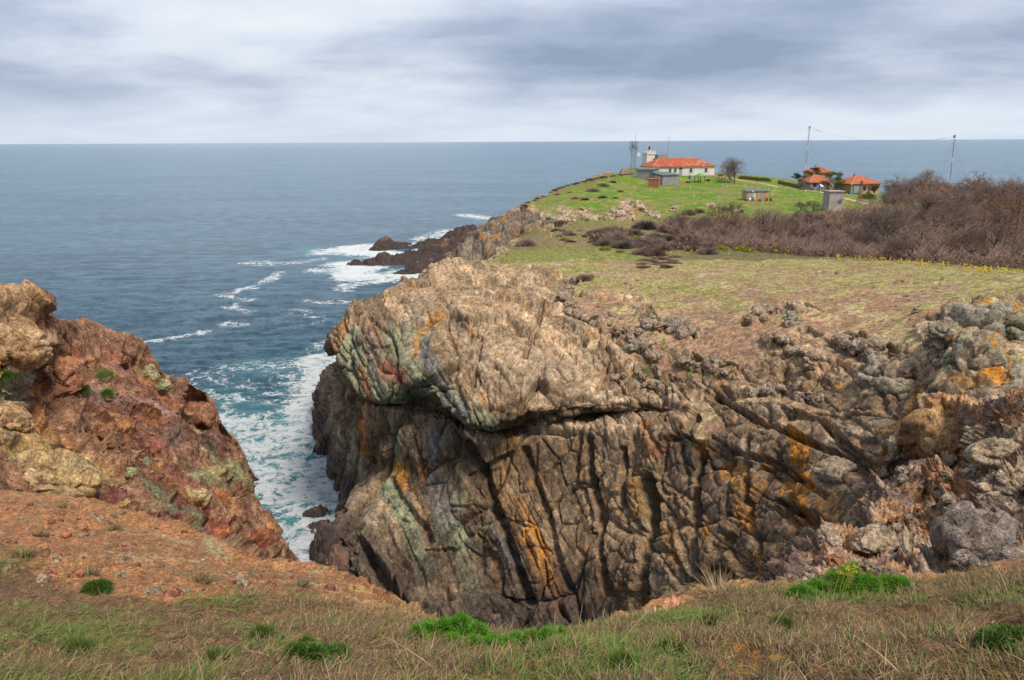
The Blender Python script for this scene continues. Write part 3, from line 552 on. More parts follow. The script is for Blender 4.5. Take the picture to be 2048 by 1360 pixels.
ctrl = np.concatenate([lw, ctrl, ctrl[:, -1:]+np.array([14., -5, .6])], 1); ctrl[0, :, 2] -= 6; ctrl[-1, :, 2] -= .8
P, N, E = loft(ctrl, np.ones(ctrl.shape[:2]+(1,)), step=1.7); shp = P.shape[:2]
if N[shp[0]//2, shp[1]//2, 1] > 0: N = -N
P = P.reshape(-1, 3); N = N.reshape(-1, 3); SR = Surf(P); print('right slope', shp)
nA = fbm(P, .45, 4, 261); nB = fbm(P, 1.7, 4, 262); nC = fbm(P, 5, 3, 263); wob = .5*nB+.3*nC
RR = rotm('Y', 35)@rotm('X', 25)
d1, H1, e1 = blocks(P, (1.9, 1.6, 1.3), RR, 271, warp=.2, tilt=1.0, crack=.4, cw=.05, dome=0, cheb=True)
d2, H2, e2 = blocks(P, (.75, .6, .45), RR, 272, warp=.25, tilt=1.3, crack=.6, cw=.06, dome=0)
d3, H3, e3 = blocks(P, (.26, .22, .15), RR, 273, warp=.35, tilt=1.4, crack=.35, cw=.10)
slab = np.maximum(stroke(SR, P, [(1960,1060),(2060,1060),(2100,1000)], 62, wob*.35, .15), stroke(SR, P, [(1700,1080),(1740,1075)], 18, wob*.5, .3))
ochre = np.maximum(stroke(SR, P, [(1850,830),(1900,860),(1960,840)], 34, wob*.5, .3), stroke(SR, P, [(1920,880),(1925,930)], 24, wob*.5, .3))
k = (1-.85*slab)*(1-.6*ochre)
disp = k*(d1*.42+d2*.20)+d3*.07*(1-.7*slab)+.14*nA+.03*nC + slab*.28 + ochre*(.25*nB)
for pts, r, dp in (([(1800,1030),(1830,1080)], 9, .35), ([(1880,950),(1890,990)], 12, .5), ([(1910,1010),(1925,1110)], 5, .3), ([(1985,900),(1990,940)], 4, .3), ([(1790,1120),(1850,1150)], 8, .3)): disp -= dp*stroke(SR, P, pts, r, wob, .6)
Vr = P+N*disp[:, None]; nBv = fbm(Vr, 1.7, 4, 265); nCv = fbm(Vr, 5, 3, 266)
c = mix(np.tile(np.array((.34, .19, .105)), (len(P), 1)), (.34, .265, .185), sstep(.35, .5, rnd(H2, 3)))
c = mix(c, (.32, .16, .075), sstep(.72, .8, rnd(H1, 5))*.7); c = mix(c, (.22, .15, .12), sstep(.75, .8, rnd(H2, 6)))
for pts, r, c_, st in (([(1960,1060),(2060,1060),(2100,1000)], 66, (.195,.165,.14), 1), ([(1850,835),(1900,850),(1965,850)], 40, (.31,.20,.10), .95), ([(1925,890),(1925,940)], 34, (.235,.135,.055), .95), ([(1840,822),(1900,806),(1980,818)], 9, (.46,.34,.22), .85),
    ([(2000,850),(2100,840)], 26, (.25,.165,.09), .9), ([(2060,810),(2060,900)], 26, (.27,.205,.095), .8), ([(1990,870),(1985,930)], 10, (.46,.37,.28), .8), ([(1960,930),(1945,960)], 12, (.24,.20,.165), .9), ([(1820,960),(1860,950),(1900,960)], 24, (.37,.225,.125), .8), ([(1860,990),(1800,1000)], 24, (.31,.18,.095), .7),
    ([(1930,1100),(1925,1140)], 10, (.33,.13,.045), .9), ([(1870,1060),(1890,1090)], 22, (.28,.125,.055), .8), ([(1740,1060),(1760,1090)], 26, (.30,.24,.185), .8), ([(1650,1130),(1720,1130),(1770,1140)], 20, (.27,.19,.16), .7), ([(1600,1165),(1650,1150)], 7, (.5,.34,.25), .8), ([(1980,975),(1995,1000)], 8, (.48,.30,.22), .8)):
    c = mix(c, np.array(c_)*np.array([1.15, .98, .82]), st*stroke(SR, P, pts, r, .7*nBv+.4*nCv, .25))
c = c*(.76+.48*rnd(H2, 7))[:, None]*(.84+.32*rnd(H3, 7))[:, None]
rslope = np_mesh('rubble_slope', Vr, grid_faces(*shp), M_rockR, colors=c); tag(rslope, kind='structure')

# ================================================================== 5. ground at the photographer's feet
GR = [  # rows from the feet to the lip and over it
 [(-500,1360,1.2)]*0,
]
GC = [ # columns
 (-700, [(-700,3200,.3),(-700,1700,1.6),(-620,1360,3.6),(-540,1180,6.6),(-470,1080,9.4),(-430,1000,12.6),(-430,985,14),(-430,1100,15)]),
 (-200, [(-200,3200,.3),(-200,1700,1.6),(-200,1360,3.5),(-190,1200,6.3),(-180,1090,9),(-170,1005,12.6),(-170,990,14),(-170,1100,15)]),
 (0,    [(0,3200,.3),(0,1700,1.6),(0,1360,3.5),(0,1200,6.2),(0,1090,9),(0,1010,12.4),(0,992,14),(0,1100,15)]),
 (120,  [(120,3200,.3),(120,1700,1.6),(120,1360,3.5),(120,1205,6.2),(125,1095,9.2),(125,1020,12.4),(130,1003,14),(130,1120,15)]),
 (250,  [(250,3200,.3),(250,1700,1.6),(250,1360,3.5),(250,1210,6.2),(260,1110,9.3),(265,1045,12.3),(270,1030,13.6),(275,1150,14.6)]),
 (380,  [(380,3200,.3),(380,1700,1.6),(380,1360,3.5),(385,1220,6.2),(390,1140,9),(400,1095,11.6),(405,1082,12.8),(410,1200,13.8)]),
 (510,  [(510,3200,.3),(510,1700,1.6),(510,1360,3.4),(510,1230,6.1),(515,1165,8.6),(520,1135,10.8),(525,1125,11.8),(530,1260,13)]),
 (620,  [(620,3200,.3),(620,1700,1.6),(620,1360,3.4),(620,1240,5.9),(620,1180,8.2),(622,1150,10.4),(622,1143,11.2),(630,1300,12.6)]),
 (700,  [(700,3200,.3),(700,1700,1.6),(700,1360,3.3),(700,1250,5.6),(700,1200,7.6),(705,1170,9.8),(706,1164,10.4),(716,1350,12)]),
 (770,  [(770,3200,.3),(770,1700,1.6),(770,1360,3.3),(770,1265,5.4),(770,1222,7.2),(775,1200,8.8),(778,1194,9.4),(790,1400,10.8)]),
 (850,  [(850,3200,.3),(850,1700,1.6),(850,1360,3.3),(850,1285,5),(850,1258,6.4),(855,1246,7.4),(857,1242,7.9),(865,1460,9)]),
 (950,  [(950,3200,.3),(950,1700,1.6),(950,1372,3.2),(950,1310,4.6),(950,1288,5.7),(950,1280,6.5),(950,1278,6.9),(950,1500,8)]),
 (1060, [(1060,3200,.3),(1060,1700,1.6),(1060,1372,3.1),(1060,1315,4.4),(1060,1295,5.4),(1060,1288,6.1),(1060,1286,6.5),(1060,1520,7.6)]),
 (1160, [(1160,3200,.3),(1160,1700,1.6),(1160,1370,3.1),(1160,1305,4.4),(1160,1280,5.6),(1160,1266,6.4),(1160,1262,6.9),(1155,1500,8)]),
 (1260, [(1260,3200,.3),(1260,1700,1.6),(1260,1365,3.1),(1260,1290,4.6),(1260,1255,6),(1260,1236,7),(1260,1232,7.4),(1250,1450,8.5)]),
 (1370, [(1370,3200,.3),(1370,1700,1.6),(1370,1360,3.1),(1370,1275,4.7),(1370,1228,6.4),(1370,1206,7.6),(1370,1202,8),(1355,1400,9)]),
 (1480, [(1480,3200,.3),(1480,1700,1.6),(1480,1355,3.1),(1480,1265,4.7),(1480,1212,6.6),(1480,1188,7.9),(1480,1184,8.3),(1465,1380,9)]),
 (1600, [(1600,3200,.3),(1600,1700,1.6),(1600,1350,3.1),(1600,1255,4.8),(1600,1206,6.6),(1600,1184,7.7),(1600,1179,8.2),(1590,1300,9)]),
 (1760, [(1760,3200,.3),(1760,1700,1.6),(1760,1345,3.1),(1760,1245,4.9),(1760,1192,6.7),(1760,1170,7.8),(1760,1162,8.4),(1760,1260,9)]),
 (1900, [(1900,3200,.3),(1900,1700,1.6),(1900,1340,3.1),(1900,1235,4.8),(1900,1185,6.5),(1900,1166,7.4),(1900,1158,8),(1900,1250,8.6)]),
 (2060, [(2060,3200,.3),(2060,1700,1.6),(2060,1335,3),(2060,1220,4.7),(2060,1170,6.2),(2060,1150,7),(2060,1142,7.6),(2060,1240,8.2)]),
 (2500, [(2600,3200,.3),(2600,1700,1.6),(2600,1300,3),(2600,1180,4.5),(2600,1120,5.8),(2600,1100,6.6),(2600,1090,7.2),(2600,1180,7.8)]),
]
ctrl = np.array([[W(*p) for p in c_] for _, c_ in GC]).transpose(1, 0, 2)
ctrl[0, :, 2] = CAM_Z-1.55; ctrl[0, :, 1] = -.6; ctrl[1, :, 2] = CAM_Z-1.55-.32*1.6
for j, (cx, _) in enumerate(GC): ctrl[0, j, 0] = ctrl[2, j, 0]*.9; ctrl[1, j, 0] = ctrl[2, j, 0]*.95
back = ctrl[:1].copy(); back[..., 1] -= 8; back[..., 2] += .8
ctrl = np.concatenate([back, ctrl], 0)
ctrl = np.concatenate([ctrl[:, :1]+np.array([-12., 1.5, .5]), ctrl, ctrl[:, -1:]+np.array([12., -.5, .6])], 1); lipz = ctrl[-1].copy(); lipz[:, 2] -= 2.5; ctrl[-1] = lipz
P, N, E = loft(ctrl, np.ones(ctrl.shape[:2]+(1,)), step=1.9); shp = P.shape[:2]
if N[shp[0]//2, shp[1]//2, 2] < 0: N = -N
P = P.reshape(-1, 3); N = N.reshape(-1, 3); SG = Surf(P); print('near ground', shp)
nA = fbm(P, .5, 4, 361); nB = fbm(P, 2.2, 4, 362); nC = fbm(P, 8, 3, 363); wob = .5*nB+.3*nC
stony = np.zeros(len(P))
for pts, r in (([(700,1175),(770,1205),(840,1240)], 16), ([(560,1140),(640,1150),(700,1165)], 10), ([(160,1030),(230,1035)], 20), ([(270,1060),(400,1100)], 18), ([(1280,1245),(1370,1205)], 10), ([(1480,1188),(1580,1190)], 8), ([(1160,1265),(1200,1260)], 8), ([(1640,1190)], 8)):
    stony = np.maximum(stony, stroke(SG, P, pts, r, wob*.6, .4))
d2, H2, e2 = blocks(P, (.75, .75, .6), None, 372, warp=.4, tilt=1.2, crack=.25, cw=.09); d3, H3, e3 = blocks(P, (.18, .18, .14), None, 373, warp=.4, tilt=1.1, crack=.2, cw=.12)
overlip = sstep(.8, .4, N[:, 2])
disp = .20*nA+.10*nB+.045*nC + np.maximum(stony, overlip)*(d2*.22+d3*.07+.05) + .02*d3*sstep(-.1, .4, nA)
Vg = P+N*disp[:, None]
c = mix(np.tile(np.array((.34, .165, .07)), (len(P), 1)), (.27, .145, .07), sstep(-.2, .3, nA)); c = mix(c, (.38, .21, .10), sstep(.1, .35, nB)*.6); c = mix(c, (.22, .12, .07), sstep(.1, .35, fbm(P, 1.3, 4, 370))*.6); c = mix(c, (.42, .31, .17), sstep(.22, .4, fbm(P, .9, 4, 371))*.6)
turf = sstep(-.12, .12, .35*nA+.25*nB + (SG.py-np.interp(SG.px, [-200, 0, 150, 400, 620, 800, 900, 1100, 1400, 2048], [1090, 1110, 1150, 1200, 1215, 1250, 1270, 1270, 1200, 1150]))/90.)
turf = turf*(1-.9*stony); c = mix(c, (.13, .082, .042), turf*.85)
for pts, r, c_, st in (([(700,1175),(770,1205),(840,1240)], 20, (.44,.29,.13), .9), ([(160,1030),(230,1035)], 22, (.40,.27,.11), .95), ([(260,1060),(300,1060)], 16, (.36,.27,.13), .8), ([(390,1080),(440,1110)], 16, (.33,.27,.14), .8), ([(225,1020),(330,1040)], 9, (.17,.06,.05), .9),
    ([(0,1060),(60,1090)], 16, (.42,.17,.08), .6), ([(650,1175),(690,1170)], 10, (.30,.15,.11), .7), ([(1280,1245),(1370,1205)], 14, (.50,.26,.15), .95), ([(1480,1188),(1580,1190)], 8, (.52,.24,.07), .9), ([(1160,1262),(1200,1262)], 9, (.36,.22,.17), .8),
    ([(1460,1330),(1480,1335)], 12, LICH, .7), ([(1540,1335),(1560,1340)], 9, LICH, .6), ([(1990,1350),(2010,1350)], 9, LICH, .6), ([(300,1230),(330,1232)], 14, (.42,.19,.09), .8), ([(850,1340),(880,1345)], 14, (.34,.18,.09), .7), ([(0,1275),(20,1280)], 12, (.45,.30,.2), .7), ([(1430,1330),(1560,1300)], 8, (.42,.2,.07), .4)):
    c = mix(c, c_, st*stroke(SG, P, pts, r, .8*nB+.5*nC, .4))
c = c*(.82+.36*rnd(H3, 7))[:, None]
nground = np_mesh('near_ground', Vg, grid_faces(*shp), M_soil, colors=c); tag(nground, kind='structure')

# ================================================================== 6. the sea
k_ = np.concatenate([np.linspace(1.05, .012, 1000), .012*np.exp(-np.linspace(.05, 6.3, 90))]); sy = CAM_Z/k_
sp = np.concatenate([np.linspace(-900, -40, 60)[:-1], np.linspace(-40, 1120, 640), np.linspace(1120, 3200, 120)[1:]])
SX = (sp[None, :]-1024)/F_PX*(sy[:, None]*.967+9); SY = np.repeat(sy[:, None], len(sp), 1); Vs = np.stack([SX.ravel(), SY.ravel(), np.zeros(SX.size)], 1)
near = sstep(260, 90, Vs[:, 1]); nz = np.where(near > 0)[0]; q = Vs[nz]
amp = near[nz]; wz = .55*fbm(q, .10, 3, 401, st=(.7, 1.5, 1)) + .42*ridged(q, .22, 3, 402, (.7, 1.6, 1)) + .12*fbm(q, .8, 3, 403, st=(.8, 1.3, 1))
Vs[nz, 2] = wz*amp*np.clip((q[:, 1]-20)/60, .5, 1.0)*1.2 - .15*amp
wn = fbm(Vs[nz], .10, 4, 411); wn_all = np.zeros(len(Vs)); wn_all[nz] = wn
def sea_st(pts, r_m, wn=wn_all, soft=.8):
    Pp = [SEA(*p_) for p_ in pts]
    if len(Pp) == 1: Pp = Pp*2
    d = np.min([seg_dist(Vs*np.array([1, .8, 0]), a*np.array([1, .8, 0]), b*np.array([1, .8, 0])) for a, b in zip(Pp[:-1], Pp[1:])], axis=0); return sstep(1+soft, 1-soft, d/r_m+wn*1.2)
foam = np.zeros(len(Vs)); aer = np.zeros(len(Vs))
for pts, r, f_ in (([(560,1140),(600,1060),(560,960),(580,900)], 9, .72), ([(640,1130),(620,1080)], 5, .8), ([(500,960),(480,880),(450,850)], 6, .75), ([(560,900),(600,860),(630,850)], 7, .75), ([(640,1000),(660,1040),(690,1010),(640,940)], 4, .8), ([(450,870),(500,850)], 5, .75),
    ([(640,840),(620,770),(660,720)], 6, .8), ([(560,800),(610,740)], 8, .45), ([(660,735),(680,700)], 7, .6), ([(660,503),(700,495),(745,492)], 6, .85), ([(700,500),(760,508),(830,512),(860,500)], 7, .95), ([(640,540),(700,545),(800,548)], 4, .7), ([(700,530),(720,550),(800,552)], 7, .95), ([(830,490),(905,482)], 6, .8),
    ([(490,526),(560,528),(640,518)], 3, .5), ([(450,590),(500,575),(540,560),(555,546)], 2, .6), ([(445,592),(500,600)], 1.8, .55), ([(455,612),(495,625)], 1.8, .55), ([(455,650),(480,652)], 2, .5), ([(690,580),(720,560),(760,552)], 3, .6), ([(690,570),(715,568)], 3, .66), ([(615,603),(680,605)], 1.6, .58),
    ([(270,690),(330,680),(410,664)], 1.2, .55), ([(930,430),(970,436)], 6, .66), ([(880,470),(940,470)], 6, .7), ([(850,478),(900,462)], 6, .6), ([(375,755),(420,768),(500,775)], 4, .42), ([(460,800),(560,790)], 6, .45), ([(600,620),(640,640)], 2.4, .4), ([(440,842),(470,850)], 3, .8)):
    m = sea_st(pts, r); foam = np.maximum(foam, f_*m)
for pts, r, f_ in (([(600,1200),(600,1060),(560,960),(560,880),(480,880)], 15, 1), ([(640,500),(760,505),(860,510)], 9, .5), ([(700,540),(800,548)], 8, .6), ([(640,800),(640,740)], 10, .5)): aer = np.maximum(aer, f_*sea_st(pts, r))
def seamat(t):
    g = t.n('ShaderNodeNewGeometry', out=0); fo = t.n('ShaderNodeAttribute', out=2, props={'attribute_name': 'foam'}); ae = t.n('ShaderNodeAttribute', out=2, props={'attribute_name': 'aer'})
    wv = t.vmath('ADD', t.scale(g, (1, 1.25, 1)), t.scale(t.noise(g, .30, 4, .6, out=1), (5., 5., 0)))
    nn = t.noise(g, .45, 6, .65); n0 = t.noise(g, 3.0, 4, .65)
    def vein(v, sc_, w_): return t.ramp(t.math('ABSOLUTE', t.math('SUBTRACT', t.noise(v, sc_, 3, .55), .5)), 0.0, w_, 1, 0)
    lace = t.math('ADD', t.math('MULTIPLY', vein(wv, .22, .07), .36), t.math('MULTIPLY', vein(wv, .62, .08), .26))
    lace = t.math('ADD', lace, t.math('MULTIPLY', vein(t.vmath('ADD', wv, (7, 3, 1)), 1.5, .09), .16))
    lace = t.math('ADD', lace, t.math('ADD', t.math('MULTIPLY', nn, .60), t.math('MULTIPLY', n0, .22)))
    m = t.ramp(t.math('ADD', lace, t.math('MULTIPLY', fo, 1.0)), 1.10, 1.46)
    m = t.math('MULTIPLY', m, t.ramp(fo, .03, .35))
    # scattered whitecaps
    wc = t.noise(t.scale(g, (.05, .16, 1)), 1.0, 5, .68); m2 = t.ramp(wc, .70, .80, 0, .6); m = t.math('MAXIMUM', m, m2)
    big = t.noise(t.scale(g, (.004, .009, 1)), 1.0, 4, .5)
    deep = t.mixc(t.ramp(big, .35, .65), (.024, .076, .130), (.042, .120, .188))
    wav = t.math('ADD', t.math('MULTIPLY', t.noise(t.scale(g, (.11, .24, 1)), 1.0, 11, .84), .80), t.math('MULTIPLY', t.noise(t.scale(g, (.010, .030, 1)), 1.0, 9, .72), .20))
    deep = t.mixc(t.ramp(wav, .45, .56), deep, (.105, .215, .30))  # light and shade of the waves put into the colour; distant bump averages out
    base = t.mixc(ae, deep, t.mixc(nn, (.03, .20, .25), (.16, .48, .52)))
    base = t.mixc(m, base, (.88, .92, .93))
    h = t.math('ADD', t.math('MULTIPLY', t.noise(t.scale(g, (.05, .16, 1)), 1.0, 10, .72), 4.2), t.math('MULTIPLY', t.noise(t.scale(g, (.9, 1.9, 1)), 1.0, 5, .65), .45))
    h = t.math('ADD', h, t.math('MULTIPLY', m, .12))
    bn = t.n('ShaderNodeBump', Strength=1.0, Distance=1.0, Height=h)
    return t.n('ShaderNodeBsdfPrincipled', Base_Color=base, Roughness=t.math('ADD', .16, t.math('MULTIPLY', m, .6)), IOR=1.33, Normal=bn, Specular_IOR_Level=.5)
M_sea = mat('sea_water', seamat)
sea = np_mesh('sea', Vs, grid_faces(len(sy), len(sp), True), M_sea, attrs={'foam': foam, 'aer': aer}); tag(sea, kind='structure')

# ================================================================== ground finder
bpy.context.view_layer.update()
LAND = [headland, headcliff]
def drop(x, y, objs=None, z0=60):
    best = None
    for o in (objs or LAND):
        ok, loc, nor, _ = o.ray_cast(Vector((x, y, z0)), Vector((0, 0, -1)))
        if ok and (best is None or loc.z > best[0].z): best = (loc.copy(), nor.copy())
    return best
def hit(px, py, objs=None):
    """first ground point seen along the sight line through a photographed point"""
    d = Vector(ray(px, py)).normalized(); o0 = Vector((0, 0, CAM_Z)); best = None
    for o in (objs or LAND):
        ok, loc, nor, _ = o.ray_cast(o0, d)
        if ok and (best is None or (loc-o0).length < (best[0]-o0).length): best = (loc.copy(), nor.copy())
    return best
def gnd(px, Y, objs=None):
    x = (px-1024)/F_PX*(Y*cF[1]+17*-cF[2]); r = drop(x, Y, objs); return r[0] if r else Vector((x, Y, float(farz(np.array([x]), np.array([Y]))[0])))

# ================================================================== small-mesh builder
class MB:
    def __init__(s): s.v = []; s.f = []
    def add(s, V, F):
        b = len(s.v); s.v += [tuple(map(float, x)) for x in V]; s.f += [tuple(b+i for i in f) for f in F]; return s
    def box(s, c, d, rz=0, taper=1.0):
        c = np.array(c, float); hx, hy, hz = np.array(d)/2.; V = []
        for z in (-1, 1):
            k = taper if z > 0 else 1
            for x, y in ((-1, -1), (1, -1), (1, 1), (-1, 1)):
                X, Y = x*hx*k, y*hy*k; V.append((c[0]+X*math.cos(rz)-Y*math.sin(rz), c[1]+X*math.sin(rz)+Y*math.cos(rz), c[2]+z*hz))
        return s.add(V, [(3, 2, 1, 0), (4, 5, 6, 7), (0, 1, 5, 4), (1, 2, 6, 5), (2, 3, 7, 6), (3, 0, 4, 7)])
    def tube(s, a, b, r0, r1=None, n=6, cap=True):
        r1 = r0 if r1 is None else r1; a = Vector(a); b = Vector(b); d = (b-a).normalized(); u = d.orthogonal().normalized(); w_ = d.cross(u); V = []
        for p, r in ((a, r0), (b, r1)):
            for i in range(n): t = 2*PI*i/n; V.append(p+u*(r*math.cos(t))+w_*(r*math.sin(t)))
        F = [(i, (i+1) % n, n+(i+1) % n, n+i) for i in range(n)]
        if cap: F += [tuple(range(n))[::-1], tuple(range(n, 2*n))]
        return s.add(V, F)
    def ball(s, c, r, n=10, m=6, sz=1.0):
        V = [(c[0], c[1], c[2]-r*sz)]
        for j in range(1, m):
            t = PI*j/m
            for i in range(n): V.append((c[0]+r*math.sin(t)*math.cos(2*PI*i/n), c[1]+r*math.sin(t)*math.sin(2*PI*i/n), c[2]-r*sz*math.cos(t)))
        V.append((c[0], c[1], c[2]+r*sz)); F = [(0, 1+(i+1) % n, 1+i) for i in range(n)]
        for j in range(m-2):
            for i in range(n): a = 1+j*n+i; b = 1+j*n+(i+1) % n; F.append((a, b, b+n, a+n))
        L = len(V)-1; F += [(L, L-n+i, L-n+(i+1) % n) for i in range(n)]
        return s.add(V, F)
    def build(s, name, m, parent=None, smooth=False, bev=0):
        me = bpy.data.meshes.new(name); me.from_pydata(s.v, [], s.f); me.materials.append(m); me.update()
        if smooth: me.polygons.foreach_set('use_smooth', [True]*len(me.polygons))
        o = link(bpy.data.objects.new(name, me), parent)
        if bev: b = o.modifiers.new('bevel', 'BEVEL'); b.width = bev; b.segments = 2; b.limit_method = 'ANGLE'
        return o
def thing(name, label, cat, loc, rz=0, group=None):
    e = bpy.data.objects.new(name, None); e.empty_display_size = .3; col.objects.link(e); e.location = loc; e.rotation_euler.z = rz; return tag(e, label, cat, group)
def copy_tree(o, parent=None):
    c_ = o.copy(); col.objects.link(c_); c_.parent = parent
    for ch in o.children: copy_tree(ch, c_)
    return c_

M = dict(
 white=plain('white_plaster', (.66, .62, .57), .85, .14, .5), greywall=plain('grey_render', (.27, .265, .27), .9, .22, .6, .02), roofgrey=plain('bitumen_sheet', (.13, .15, .14), .85, .3, .8),
 brick=plain('brick', (.36, .135, .09), .9, .35, 2.5, .03), pinkwall=plain('tan_render', (.40, .28, .20), .9, .2, .8), yellowwall=plain('yellow_render', (.45, .34, .20), .9, .18, .6), concrete=plain('stained_concrete', (.36, .315, .275), .92, .30, .9, .03),
 dark=plain('dark_opening', (.03, .035, .04), .3, .1, 2), frame=plain('painted_frame', (.55, .53, .5), .6, .1, 2), brownframe=plain('brown_frame', (.14, .08, .05), .7, .1, 2), bluegrey=plain('blue_grey_door', (.27, .31, .36), .6, .1, 2),
 steel=plain('galvanised_steel', (.30, .32, .33), .5, .2, 3, metal=.5), rust=plain('rusty_steel', (.20, .11, .075), .85, .35, 2), red=plain('red_paint', (.45, .05, .04), .5, .15, 2), green=plain('green_sheet', (.06, .32, .10), .5, .2, 2),
 blue=plain('blue_plastic', (.02, .12, .42), .45, .1, 2), wood=plain('grey_wood', (.22, .16, .11), .9, .3, 3), whitep=plain('white_paint', (.72, .72, .70), .5, .08, 2), yellowp=plain('yellow_paint', (.55, .33, .07), .7, .2, 2), cable=plain('dark_cable', (.05, .05, .05), .6, .1, 2),
 carpaint=plain('blue_grey_car_paint', (.14, .18, .22), .3, .05, 1), tyre=plain('tyre_rubber', (.02, .02, .02), .8, .1, 3), tint=plain('car_glass', (.04, .05, .06), .1, .05, 1),
 bark=plain('bark', (.085, .065, .055), .95, .35, 3), twig=twigmat('red_brown_twigs', (.205, .145, .13)), twigg=twigmat('grey_violet_twigs', (.18, .14, .13)), twigo=twigmat('orange_brown_twigs', (.235, .15, .11)),
 leafo=plain('olive_leaves', (.115, .13, .03), .8, .45, .7), leafg=plain('spring_leaves', (.15, .20, .03), .8, .4, .7), pine=plain('pine_needles', (.035, .055, .022), .85, .4, .8), gorse=plain('yellow_green_leaves', (.24, .26, .025), .8, .4, .8),
 fern=plain('fennel_green', (.075, .22, .012), .75, .40, 6), ferny=plain('fennel_bloom', (.40, .38, .04), .8, .2, 9), yellow=plain('yellow_petals', (.72, .50, .02), .7, .2, 5),
)
def tilef(t, c0=(.42, .075, .032), c1=(.28, .06, .032), patch=.0):
    co = t.n('ShaderNodeTexCoord', out=3); a = t.noise(co, .7, 5, .65); b = t.noise(co, 4, 3, .6)
    c = t.mixc(t.ramp(a, .35, .65), c0, c1); c = t.mixc(t.ramp(b, .3, .75, 0, .45), c, (.55, .22, .12))
    v = t.voro(t.scale(co, (1.2, 2.2, 2.2)), .8); cc = t.noise(co, .25, 2, .5); c = t.mixc(t.math('MULTIPLY', t.ramp(v, .26, .22), t.ramp(cc, .48, .55, 0, patch)), c, (.70, .55, .40))
    wv = t.n('ShaderNodeTexWave', props={'bands_direction': 'X'}, Vector=co, Scale=1.6, Distortion=.3); wv2 = t.n('ShaderNodeTexWave', props={'bands_direction': 'Y', 'wave_profile': 'SAW'}, Vector=co, Scale=1.0)
    bn = t.n('ShaderNodeBump', Strength=.6, Distance=.05, Height=t.math('ADD', wv, wv2))
    return t.n('ShaderNodeBsdfPrincipled', Base_Color=c, Roughness=.85, Normal=bn, Specular_IOR_Level=.2)
M['tile'] = mat('red_clay_tiles', lambda t: tilef(t, patch=.95)); M['tile2'] = mat('orange_clay_tiles', lambda t: tilef(t, (.44, .115, .055), (.33, .085, .045), .2))

def hip(L, D, z0, z1, a, b, o=.45, off=0):
    """hip roof: ridge from x=a to x=L-b, overhang o"""
    m = MB(); y = D/2+off; e = .14
    V = [(-o, -o, z0), (L+o, -o, z0), (L+o, D+o, z0), (-o, D+o, z0), (-o, -o, z0+e), (L+o, -o, z0+e), (L+o, D+o, z0+e), (-o, D+o, z0+e), (a, y, z1), (L-b, y, z1)]
    return m.add(V, [(3, 2, 1, 0), (0, 1, 5, 4), (1, 2, 6, 5), (2, 3, 7, 6), (3, 0, 4, 7), (4, 5, 9, 8), (5, 6, 9), (6, 7, 8, 9), (7, 4, 8)])
def opening(parent, kind, x, z, w_, h, m, fm, y=0.0, mull=True):
    o = MB().box((x, y-.025, z+h/2), (w_, .05, h)).build(kind, m, parent)
    f = MB(); t = .09
    for c_, d_ in (((x-w_/2-t/2, y-.04, z+h/2), (t, .08, h+2*t)), ((x+w_/2+t/2, y-.04, z+h/2), (t, .08, h+2*t)), ((x, y-.04, z+h+t/2), (w_, .08, t)), ((x, y-.05, z-t/2), (w_, .1, t))): f.box(c_, d_)
    if mull and kind == 'window': f.box((x, y-.06, z+h/2), (.06, .02, h))
    f.build('frame', fm, o); return o
def place_rz(deg): return math.radians(deg)

# --- lighthouse keeper's long house
base = gnd(1305, 262); rz = place_rz(17)
h = thing('long_house', 'long white single storey house with a patched red hip roof beside the lighthouse', 'house', base, rz)
MB().box((12, 4.5, 1.4), (24, 9, 3.8)).build('wall', M['white'], h)
MB().box((12, -.03, -.1), (24.1, .12, .7)).build('plinth', M['greywall'], h)
r_ = hip(24, 9, 3.3, 6.1, 4.6, 5.4).build('roof', M['tile'], h)
rc_ = MB(); 
for a, b in (((-.45, -.45, 3.46), (4.6, 4.5, 6.12)), ((24.45, -.45, 3.46), (18.6, 4.5, 6.12)), ((4.6, 4.5, 6.12), (18.6, 4.5, 6.12)), ((-.45, 9.45, 3.46), (4.6, 4.5, 6.12)), ((24.45, 9.45, 3.46), (18.6, 4.5, 6.12))): rc_.tube(a, b, .11, n=6)
rc_.build('ridge_tiles', M['pinkwall'], r_)
for x in (6.6, 8.6): opening(h, 'window', x, 1.5, .9, 1.3, M['dark'], M['frame'])
d_ = opening(h, 'door', 10.7, .15, 1.1, 2.0, M['bluegrey'], M['frame']); MB().box((10.7, -.05, 2.62), (1.2, .1, .55)).build('transom', M['dark'], d_)
for x in (14.7, 20.6): opening(h, 'window', x, 1.3, 1.0, 1.4, M['dark'], M['frame'])
MB().box((1.6, -.3, 2.2), (1.0, .1, 1.0)).build('window', M['dark'], h)
# terrace block behind the roof
p = gnd(1320, 276); t_ = thing('roof_terrace', 'small grey flat-topped block with a railing behind the long red roof', 'terrace', p, rz)
MB().box((0, 0, 3.0), (3.4, 2.5, 6.2)).build('wall', M['greywall'], t_); rl = MB()
for i in range(9): rl.tube((-1.7+i*.425, -1.2, 6.1), (-1.7+i*.425, -1.2, 6.9), .03, n=4)
rl.tube((-1.7, -1.2, 6.9), (1.7, -1.2, 6.9), .04, n=4); rl.build('railing', M['steel'], t_)
